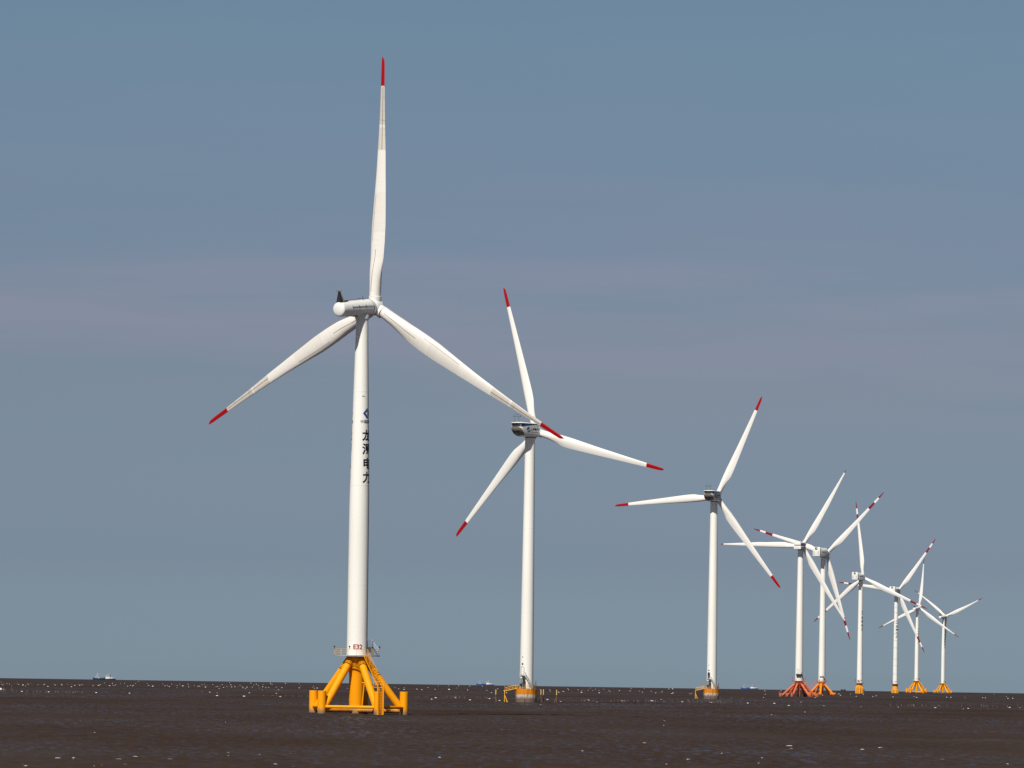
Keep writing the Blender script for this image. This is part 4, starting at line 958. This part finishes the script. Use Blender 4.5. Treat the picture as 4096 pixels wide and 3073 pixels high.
mooring_pile(14.10, 2048, .06, (-1.0,), 'yellow-topped mooring pile standing alone well right of the drum', 3.7)

# ---------------------------------------------------------------- floats and net stakes
FLOATS = [(-313.1,4410.2,0.5,0,0),(-255.6,3603,0.4,0,0),(-241.3,3410.8,0.54,0,0),(-268.4,3825.3,0.43,0,0),(-257.8,3692.2,0.55,0,0),(-244.8,3571.8,0.57,0,0),(-233.2,3433.5,0.94,0,0),(-217.9,3225.7,0.41,0,0),(-259.5,3856.6,0.49,0,0),(-242.9,3615.2,0.55,0,0),(-235.6,3579.5,0.43,0,0),(-234.8,3612.9,0.56,0,0),(-246.8,3802.9,0.57,0,0),(-205.5,3189.5,0.74,0,0),(-226.2,3566.1,0.69,0,0),(-239.1,3822.6,0.67,0,0),(-225,3602.3,0.62,0,0),(-196,3206.5,0.69,0,0),(-215.1,3545.9,0.77,0,0),(-230.3,3825.4,0.43,0,0),(-217.3,3624.4,0.71,0,0),(-231.3,3876.2,0.48,0,0),(-206.4,3553,0.6,0,0),(-207.4,3617.3,0.98,0,0),(-220.8,3867.1,0.67,0,0),(-201,3603.8,0.84,0,0),(-210.3,3801.3,0.46,0,0),(-200.5,3632.8,0.45,0,0),(-213.5,3885.4,0.63,0,0),(-265,4690.7,0.52,0,0),(-254.2,4589.7,0.74,0,0),(-251.5,4635.2,0.51,0,0),(-251.7,4688.3,0.61,0,0),(-159.7,2345.7,0.64,0,1),(-150.8,2345.3,0.6,0,1),(-143.4,2355.1,0.37,0,1),(-134.8,2338.6,0.64,0,1),(-189,3548.6,0.58,0,0),(-201.4,3810,0.66,0,0),(-189,3595.3,0.62,0,0),(-204.3,3894.9,0.63,0,0),(-323.3,6249.1,0.73,0,0),(-243.2,4663.4,0.57,0,0),(-233.1,4615.7,0.54,1,0),(-196.1,3895.1,0.59,1,0),(-190.2,3787.5,0.43,1,0),(-181.3,3645.1,0.98,1,0),(-123.7,2335.7,0.54,0,1),(-221.9,4591.3,0.5,1,0),(-182.9,3809,0.63,1,0),(-183.8,3854.8,0.6,1,0),(-170.8,3602.1,0.74,1,0),(-214.6,4557.6,0.73,1,0),(-187.7,4053.3,0.63,1,0),(-155,3346,0.44,1,0),(-214.3,4663.1,0.52,1,0),(-175.6,3858.6,0.96,1,0),(-209.8,4684,0.71,1,0),(-161.7,3618.5,0.6,1,0),(-178.5,4065.1,0.46,1,0),(-165.9,3824.5,0.6,1,0),(-166.1,3849.6,0.65,1,0),(-196.8,4594.6,0.53,1,0),(-199.6,4698.1,0.57,1,0),(-152.9,3610.8,0.79,1,0),(-109,2612.6,0.49,1,1),(-103.9,2555.1,0.28,1,1),(-90,2212.1,0.63,1,1),(-192.6,4660.4,0.59,1,0),(-157.9,3882.2,0.64,1,0),(-153.9,3767.3,0.43,1,0),(-134.1,3317.3,0.52,1,0),(-187.6,4690.6,0.71,1,0),(-144.3,3624.8,0.58,1,0),(-243.2,6240.4,0.92,1,0),(-179.5,4627.5,0.78,1,0),(-147.3,3809.2,0.66,1,0),(-147.5,3858.9,0.86,1,0),(-171.4,4570.3,0.57,1,0),(-148.3,3987.3,0.52,1,0),(-133.3,3596.1,0.66,1,0),(-122.6,3340.4,0.52,1,0),(-138,3779.3,0.67,1,0),(-158.2,4021.4,0.51,1,0),(-98.2,2596.7,0.52,1,1),(-81,2194.7,0.72,1,1),(-94.1,2600.8,0.54,1,1),(-223.7,6216.7,1.07,1,0),(-137.3,3836.3,0.59,1,0),(-165.6,4656.9,0.52,1,0),(-186.7,5301.1,0.85,1,0),(-159.7,4569.8,0.68,1,0),(-124.9,3589.1,0.42,1,0),(-137.9,4017.2,0.71,1,0),(-178.2,5199.6,0.6,1,0),(-109,3170.3,0.34,1,0),(-127.5,3763.8,0.55,1,0),(-128.8,3847.8,0.58,1,0),(-211.8,6378.5,1.09,1,0),(-176.2,5310,0.62,1,0),(-175.5,5324.1,0.61,1,0),(-128.9,3978.1,0.59,1,0),(-102.8,3202,0.57,1,0),(-84,2592.8,0.52,1,1),(-70.2,2205.7,0.63,1,1),(-119.9,3792.5,0.7,1,0),(-201.5,6472.8,1.2,1,0),(-183.2,6266.3,0.7,1,0),(-111.2,3809,0.8,1,0),(-132.8,4586.5,0.51,1,0),(-108.9,3980.9,0.43,1,0),(-123.9,4554.1,0.54,2,0),(-102.3,3781.9,0.58,2,0),(-102.1,3829.7,0.86,2,0),(-88.5,3944.6,0.44,2,0),(-72.6,3682.9,0.75,2,0),(-70.7,4480.9,0.56,2,0),(-60.5,3971.5,0.63,2,0),(-55.1,3806.6,0.85,2,0),(-65,4487.8,0.53,2,0),(-50.3,3960.5,0.76,2,0),(-45.5,3794.8,0.76,2,0),(-52.8,4745.4,0.7,2,0),(-40.5,3991.8,0.63,2,0),(-60.4,6224.5,0.71,2,0),(-52.9,6403.6,0.82,2,0),(-32.9,4023.5,1.29,2,0),(-45.7,6675.5,1.08,2,0),(-22,3936.8,0.73,2,0),(-34.5,6504.3,1,2,0),(-33.8,4718.9,0.53,2,0),(-23.3,6603.7,1,2,0),(-11.2,3898.3,0.6,2,0),(-7.4,3313.1,0.57,2,0),(-6.2,4652.4,0.7,2,0),(-23.2,2189.4,0.5,2,1),(-23.5,2341.2,0.64,2,1),(-17,2347.8,0.6,2,1),(-11.3,2166.3,0.6,2,1),(-5.8,2333.2,0.58,2,1),(-2.3,2148.8,0.59,2,1),(-1.8,3907.8,0.82,2,0),(-0.4,3312.1,0.71,2,0),(-2.5,6593.1,0.83,2,0),(21,4599.3,0.55,3,0),(27.3,4616.4,0.68,3,0),(23.8,3954.2,0.6,3,0),(26.3,3652.5,0.8,3,0),(30.8,3925.9,0.86,3,0),(46.4,5474.9,0.71,3,0),(40.1,4679.9,0.73,3,0),(46.5,4697.8,0.78,3,0),(38.7,3724.1,1,3,0),(47.9,4583.9,0.56,3,0),(52,4603.1,0.58,3,0),(72.6,6246.4,0.75,3,0),(65.7,5327.8,0.66,3,0),(54.7,4582.5,0.57,3,0),(58.7,4575.9,0.52,3,0),(47.1,3655.5,0.81,3,0),(72.7,5383.9,0.7,3,0),(64.7,4543.1,0.67,3,0),(58.6,4068,0.53,3,0),(72.2,4598,0.81,3,0),(13.1,2323.7,0.61,3,1),(16,2135,0.49,3,1),(8.7,1868.1,0.24,3,1),(26.7,2380.1,0.56,3,1),(26.6,2325.9,0.41,3,1),(26.9,2140.4,0.56,3,1),(37.2,2309.3,0.53,3,1),(34.7,2151.5,0.51,3,1),(78.8,4584.5,0.76,3,0),(114.7,6610.7,0.8,3,0),(85.1,4603,0.58,3,0),(77.3,4082.7,0.72,3,0),(129.7,6757.3,0.76,3,0),(93,4614.9,0.67,3,0),(81.9,3936.6,0.69,3,0),(87.3,4049.3,0.44,3,0),(99.1,4565.1,0.79,3,0),(149.3,6599.1,1.24,3,0),(159.1,6866.4,1.48,3,0),(91.9,3956.7,0.85,3,0),(86.7,3762.3,0.65,3,0),(96.5,3768.8,0.61,3,0),(100.5,3888.4,0.5,3,0),(47.5,2352,0.67,3,1),(48,2349,0.39,3,1),(54.1,2506.9,0.49,3,1),(56.1,2285.1,0.62,3,1),(63.7,2513.1,0.32,3,1),(65.2,2276.8,0.57,4,1),(76.4,2265,0.58,4,1),(215.1,5957.1,1.1,4,0),(144,3981.8,0.58,4,0),(111.3,3098.2,0.51,4,0),(248.6,6478.2,1.04,4,0),(85.2,2274.9,0.62,4,1),(82.7,2094.3,0.54,4,1),(101.7,2469.6,0.37,4,1),(141.7,3282.8,0.65,4,0),(177.8,4022.6,0.68,4,0),(93.4,2104,0.53,4,1),(209.7,4521,0.66,4,0),(216,4642.3,0.8,4,0),(188.7,4038.7,0.88,4,0),(222.9,4633.1,0.51,4,0),(185.3,3788.1,0.62,4,0),(230,4607.9,0.73,4,0),(195.5,3814.1,0.65,5,0),(103.3,2084,0.51,4,1),(69.4,1661.7,0.25,4,2),(55.9,1507.4,0.24,4,2),(209,4039.8,0.71,5,0),(203.2,3757.1,0.7,5,0),(226.8,3977.6,0.59,5,0),(214,3728.5,0.78,5,0),(242.6,3937.5,0.69,5,0),(242.2,3894.8,0.8,5,0),(248.5,3873.1,0.46,5,0),(262.9,3945.1,0.68,5,0),(261,3893.8,0.66,5,0),(323.6,4625.1,0.51,5,0),(269.5,3839.7,0.84,5,0),(276,3894.7,0.75,5,0),(114.5,2088.3,0.41,5,1),(125.5,2090.7,0.56,5,1),(133.8,2069.8,0.52,5,1),(130.4,2039,0.26,5,1),(140.3,2080.2,0.23,5,1),(156.3,2219.1,0.6,5,1),(158.5,2205.7,0.42,5,1),(430.2,6302.1,0.7,5,0),(-2.5,903.9,0.15,2,2),(15,948.9,0.15,3,2),(27,1225,0.31,3,2),(24.2,1100.4,0.19,3,2),(30.3,1176.5,0.15,3,2),(-40.8,1034.2,0.15,1,2),(-68.8,1073.1,0.12,0,2),(-66.3,1115.9,0.13,0,2)]
ZONE = ['below the left-hand fishing boat', 'left of the big yellow base', 'between the yellow base and nearer drum', 'between the two drum bases', 'around the salmon-red and orange legs', 'at far right below the amber bases']
BAND = ['tiny white float in the far row', 'white float in the near row', 'white speck floating alone on the near water']
protos = []
for s in range(4):
    bm = bmesh.new(); bmesh.ops.create_cube(bm, size=1); rr = random.Random(s)
    bmesh.ops.bevel(bm, geom=bm.edges[:], offset=.16, segments=2, affect='EDGES', profile=.5)
    for v in bm.verts:
        v.co = Vector((v.co.x*(1+.12*rr.uniform(-1, 1)), v.co.y*.7, v.co.z*.34+.10*v.co.x*(s-1.5)*.3+.02*rr.uniform(-1, 1)))
    me = bpy.data.meshes.new('float'); bm.to_mesh(me); bm.free(); me.polygons.foreach_set('use_smooth', [True]*len(me.polygons)); me.materials.append(M_float); protos.append(me)
rf = random.Random(2)
for i, (x, y, wd, zo, ba) in enumerate(FLOATS):
    o = bpy.data.objects.new('float', protos[i % 4]); col.objects.link(o)
    o.location = (x, y, sea_z(x, y)+wd*.09+.02); o.rotation_euler = (rf.uniform(-.08, .08), rf.uniform(-.08, .08), rf.uniform(-.5, .5)); wd *= (0.78 if ba == 0 else 0.9); o.scale = (wd, wd, wd)
    lab = BAND[ba]+' '+ZONE[zo]; tag(o, lab, 'float', lab.replace('float', 'floats').replace('speck', 'specks'))
me = protos[1].copy(); me.materials.clear(); me.materials.append(M_redfloat)
o = bpy.data.objects.new('float', me); col.objects.link(o); x, y = -112.64, 2634.3; o.location = (x, y, sea_z(x, y)+.16); o.scale = (.72, .72, .72); tag(o, 'red float, the only one, on the sea left of the big yellow base', 'float')

STAKES = [(-150.9,2332,0.5),(-162.3,2358.2,0.6),(-153.7,2329.2,0.65),(-147.7,2334.1,0.53),(-154.2,2321.2,0.49),(-142.4,2354.7,0.61),(-144.2,2337.6,0.48),(-158.7,2329,0.46),(-148.8,2364.4,0.37),(-158.5,2326.9,0.4),(-142.4,2351,0.52),(-154.4,2337.2,0.38),(-152,2320,0.4),(-148.3,2353.5,0.44),(-164.4,2371,0.63),(-142.6,2327.3,0.59),(-141.9,2363,0.53),(-151.2,2339.8,0.63),(-143.6,2318.1,0.39),(-147.2,2334.2,0.57),(-147.4,2325.6,0.44),(-141.6,2349.1,0.53),(-141.4,2332.6,0.44),(-158.3,2353.6,0.54),(-138.4,2321.9,0.47),(-152.5,2326.4,0.44),(-155.2,2371.3,0.41),(-149.7,2333.2,0.53),(-152.9,2319.2,0.54),(-161,2368.2,0.64),(-138.5,2320.8,0.53),(-157.3,2366.9,0.43),(-156.3,2320.4,0.62),(-146,2363.5,0.42),(-73.7,2227.9,0.39),(-65.6,2241.3,0.49),(-63.3,2262.6,0.48),(-77.6,2271.2,0.36),(-74.8,2269.9,0.37),(-62.7,2261.2,0.57),(-67.1,2238.7,0.51),(-62.5,2231.3,0.53),(-69.6,2240.6,0.53),(-70,2250.3,0.39),(-65,2251.2,0.37),(-76.1,2231.5,0.41),(-72.5,2241.2,0.57),(-74.1,2256.2,0.46),(-38.9,2326.1,0.41),(-4.8,2387.1,0.45),(-8.8,2330.5,0.47),(-19.9,2359.4,0.62),(-33.2,2330.3,0.7),(-13.9,2322.4,0.68),(-26,2328.5,0.65),(-18.9,2391,0.59),(-6.6,2373.9,0.59),(-7,2349,0.41),(-17.1,2378.2,0.66),(-15.9,2373.8,0.67),(-17.3,2371,0.65),(-7.2,2324.7,0.66),(-15.8,2340.8,0.58),(-20.5,2317,0.51),(-37.1,2339.6,0.55),(-20.1,2349.2,0.47),(-33.5,2394.1,0.63),(-6.6,2340.9,0.44),(-4,2330.2,0.55),(-39.9,2328.8,0.59),(-17.6,2398.8,0.62),(-39.2,2359.3,0.44),(-26.7,2325,0.62),(-10.2,2374.5,0.52),(-18.2,2397.4,0.52),(-4.1,2336.2,0.66),(-29.1,2341.4,0.64),(-14.3,2362.7,0.45),(-39.2,2325.3,0.68),(-29.9,2336.1,0.52),(-16.9,2328.9,0.5),(-17.5,2378.2,0.55),(23.2,2230.4,0.49),(35.8,2240.3,0.63),(23.4,2177.5,0.45),(24.1,2234.3,0.68),(31.5,2184.4,0.55),(24.3,2224.7,0.54),(36.8,2237.8,0.47),(34.8,2241.7,0.69),(26.6,2207.9,0.6),(35.7,2244.6,0.65),(24.9,2196.8,0.41),(33.6,2236.6,0.46),(23.2,2225.9,0.5),(36.2,2205,0.51),(36.8,2237.3,0.46),(35.4,2180,0.61),(36.8,2246,0.67),(32.2,2200.5,0.65),(24.3,2235.2,0.44),(29.2,2209.4,0.56),(48.8,2222.7,0.69),(63.9,2285.9,0.45),(44.9,2267.5,0.6),(43.4,2233.1,0.52),(48.9,2225.8,0.73),(43.8,2257.6,0.74),(45.1,2286.9,0.47),(64.4,2223.8,0.73),(54.9,2285.6,0.51),(61.6,2253.7,0.45),(49.8,2247.3,0.52),(52.9,2276.8,0.41),(63,2223.7,0.55),(41.3,2262.3,0.6),(67.4,2245.8,0.74),(55.6,2272.8,0.62),(57.1,2235.3,0.65),(37.9,2249.7,0.68),(42.5,2285.4,0.46),(46.8,2249.8,0.51),(59.3,2273.8,0.52),(59.8,2240.2,0.74),(69.4,2265.8,0.52),(55.1,2240.2,0.53),(67,2271.3,0.56),(40.5,2210.6,0.61),(71.5,2276.3,0.65),(58.3,2284.6,0.69),(67.7,2282,0.73),(63.3,2234.9,0.59),(46.8,2284.1,0.57),(67.1,2270.2,0.57),(46.2,2227.3,0.74),(67.7,2263.1,0.55),(37.1,2241.5,0.7),(66.7,2282.8,0.55),(39.9,2250.8,0.72),(46,2213.8,0.73),(65.5,2270.9,0.72),(66.9,2200.8,0.4),(118.7,2211.1,0.71),(129.1,2221,0.76),(133.2,2194.7,0.7),(130.3,2191.8,0.53),(129.3,2218.9,0.54),(136.3,2209.6,0.64),(124.3,2196.7,0.55),(134.2,2222.1,0.88),(121,2188,0.72),(128.5,2210.5,0.64),(135.6,2199.8,0.71),(123.5,2194.9,0.57),(128.9,2193.6,0.72),(131.4,2197.6,0.58),(139.7,2192.1,0.79),(140.4,2203.4,0.63),(125.7,2209.9,0.62),(126.2,2215.2,0.69),(125.2,2207.4,0.77),(124.4,2183.4,0.82),(124.8,2184.8,0.57),(119,2177.1,0.51),(117.3,2183.2,0.5),(133.1,2198.3,0.59),(122.5,2178.5,0.66),(123.9,2203.8,0.79),(149.4,2246.4,0.82),(146,2248.1,0.5),(160.9,2229.1,0.79),(151.3,2202.3,0.64),(148.5,2216.7,0.5),(148.5,2212.9,0.73),(150.2,2204.2,0.67),(156.4,2231.1,0.53),(150.8,2240.2,0.51),(149.2,2244.5,0.68),(155.2,2213,0.85),(148,2217.3,0.86),(148.6,2205.3,0.54),(158,2207,0.89),(-223.7,3655.1,0.67),(-226.2,3618.7,0.73),(-229.6,3609,0.61),(-255.1,3810.9,0.85),(-232.7,3663.6,0.6),(-254.6,3707.3,0.85),(-248.1,3720.1,0.67),(-231.3,3789.3,0.85),(-258.5,3658.3,0.81),(-238.5,3648.5,0.61),(-258.3,3734.6,0.61),(-230.5,3687.7,0.76),(-216.7,3641.3,0.82),(-215,3607.8,0.8),(-247.1,3700.5,0.8),(-223,3614.1,0.8),(-237.1,3758.6,0.75),(-251.9,3669.6,0.57),(-254.4,3602.9,0.85),(-256.3,3808.7,0.83),(-234,3782,0.83),(-225.2,3685.3,0.61),(-266.9,3804.5,0.68),(-229.3,3671.1,0.59),(-234.2,3803.9,0.75),(-262.7,3818.4,0.58),(-152.4,3911.1,0.51),(-167.7,3867.6,0.73),(-157.7,3752.1,0.87),(-171.3,3775.1,0.55),(-184.3,3954.3,0.84),(-170.3,3751.4,0.85),(-175.2,3915.8,0.6),(-166.8,3854.9,0.53),(-144.1,3773.4,0.85),(-143.4,3746.5,0.83),(-154.6,3841.4,0.83),(-147.1,3949.8,0.56),(-183,3832.7,0.85),(-158.4,3707,0.65),(-164.6,3901.9,0.76),(-184.7,3985.7,0.66),(-156.2,3699.2,0.61),(-138.1,3720,0.56),(-144.4,3682.8,0.88),(-155.8,3853.8,0.72),(-155,3781.8,0.58),(-143.5,3804.7,0.53),(-181.5,3959.7,0.68),(-185.9,3808.8,0.61),(52.5,3732.6,0.58),(52.5,3790.9,0.61),(60.7,3985,0.66),(42.7,3929.9,0.7),(57.5,3868.6,0.78),(18.8,3670.2,0.89),(17.8,3733.7,0.63),(11.4,3913.2,0.79),(34.2,3807.6,0.55),(18.8,3861.2,0.71)]
sm = []
for s in range(3):
    m = MB(); m.tube((0, 0, -.8), (.05*(s-1), .02, 1.0), .055, .045, 6); o = m.build('net_stake', M_wood); sm.append(o)
for i, (x, y, h) in enumerate(STAKES):
    o = sm[i] if i < 3 else sm[i % 3].copy()
    if i >= 3: col.objects.link(o)
    near = math.hypot(x, y) < 3000
    o.location = (x, y, sea_z(x, y)); o.scale = (1, 1, h)
    zn = 'left of the big yellow base' if x < -35 else 'between the yellow base and nearer drum' if x < 4 else 'between the two drum bases' if x < 79 else 'at right below the amber bases'
    lab = ('thin wooden stake in the near line ' if near else 'faint stake in the far line ')+zn
    tag(o, lab, 'net stake', lab.replace('stake', 'stakes'))
for x, y, lab in ((86.6, 2756, 'short reddish pole standing just right of the second drum base'), (89.3+1.6, 2756, 'short reddish pole farther right of the second drum base')):
    o = MB().tube((0, 0, -.8), (0, 0, .75), .10, n=8).tube((-.12, 0, .7), (.12, 0, .7), .07, n=6).build('marker_pole', M_rust); o.location = (x, y, sea_z(x, y)); tag(o, lab, 'marker pole')
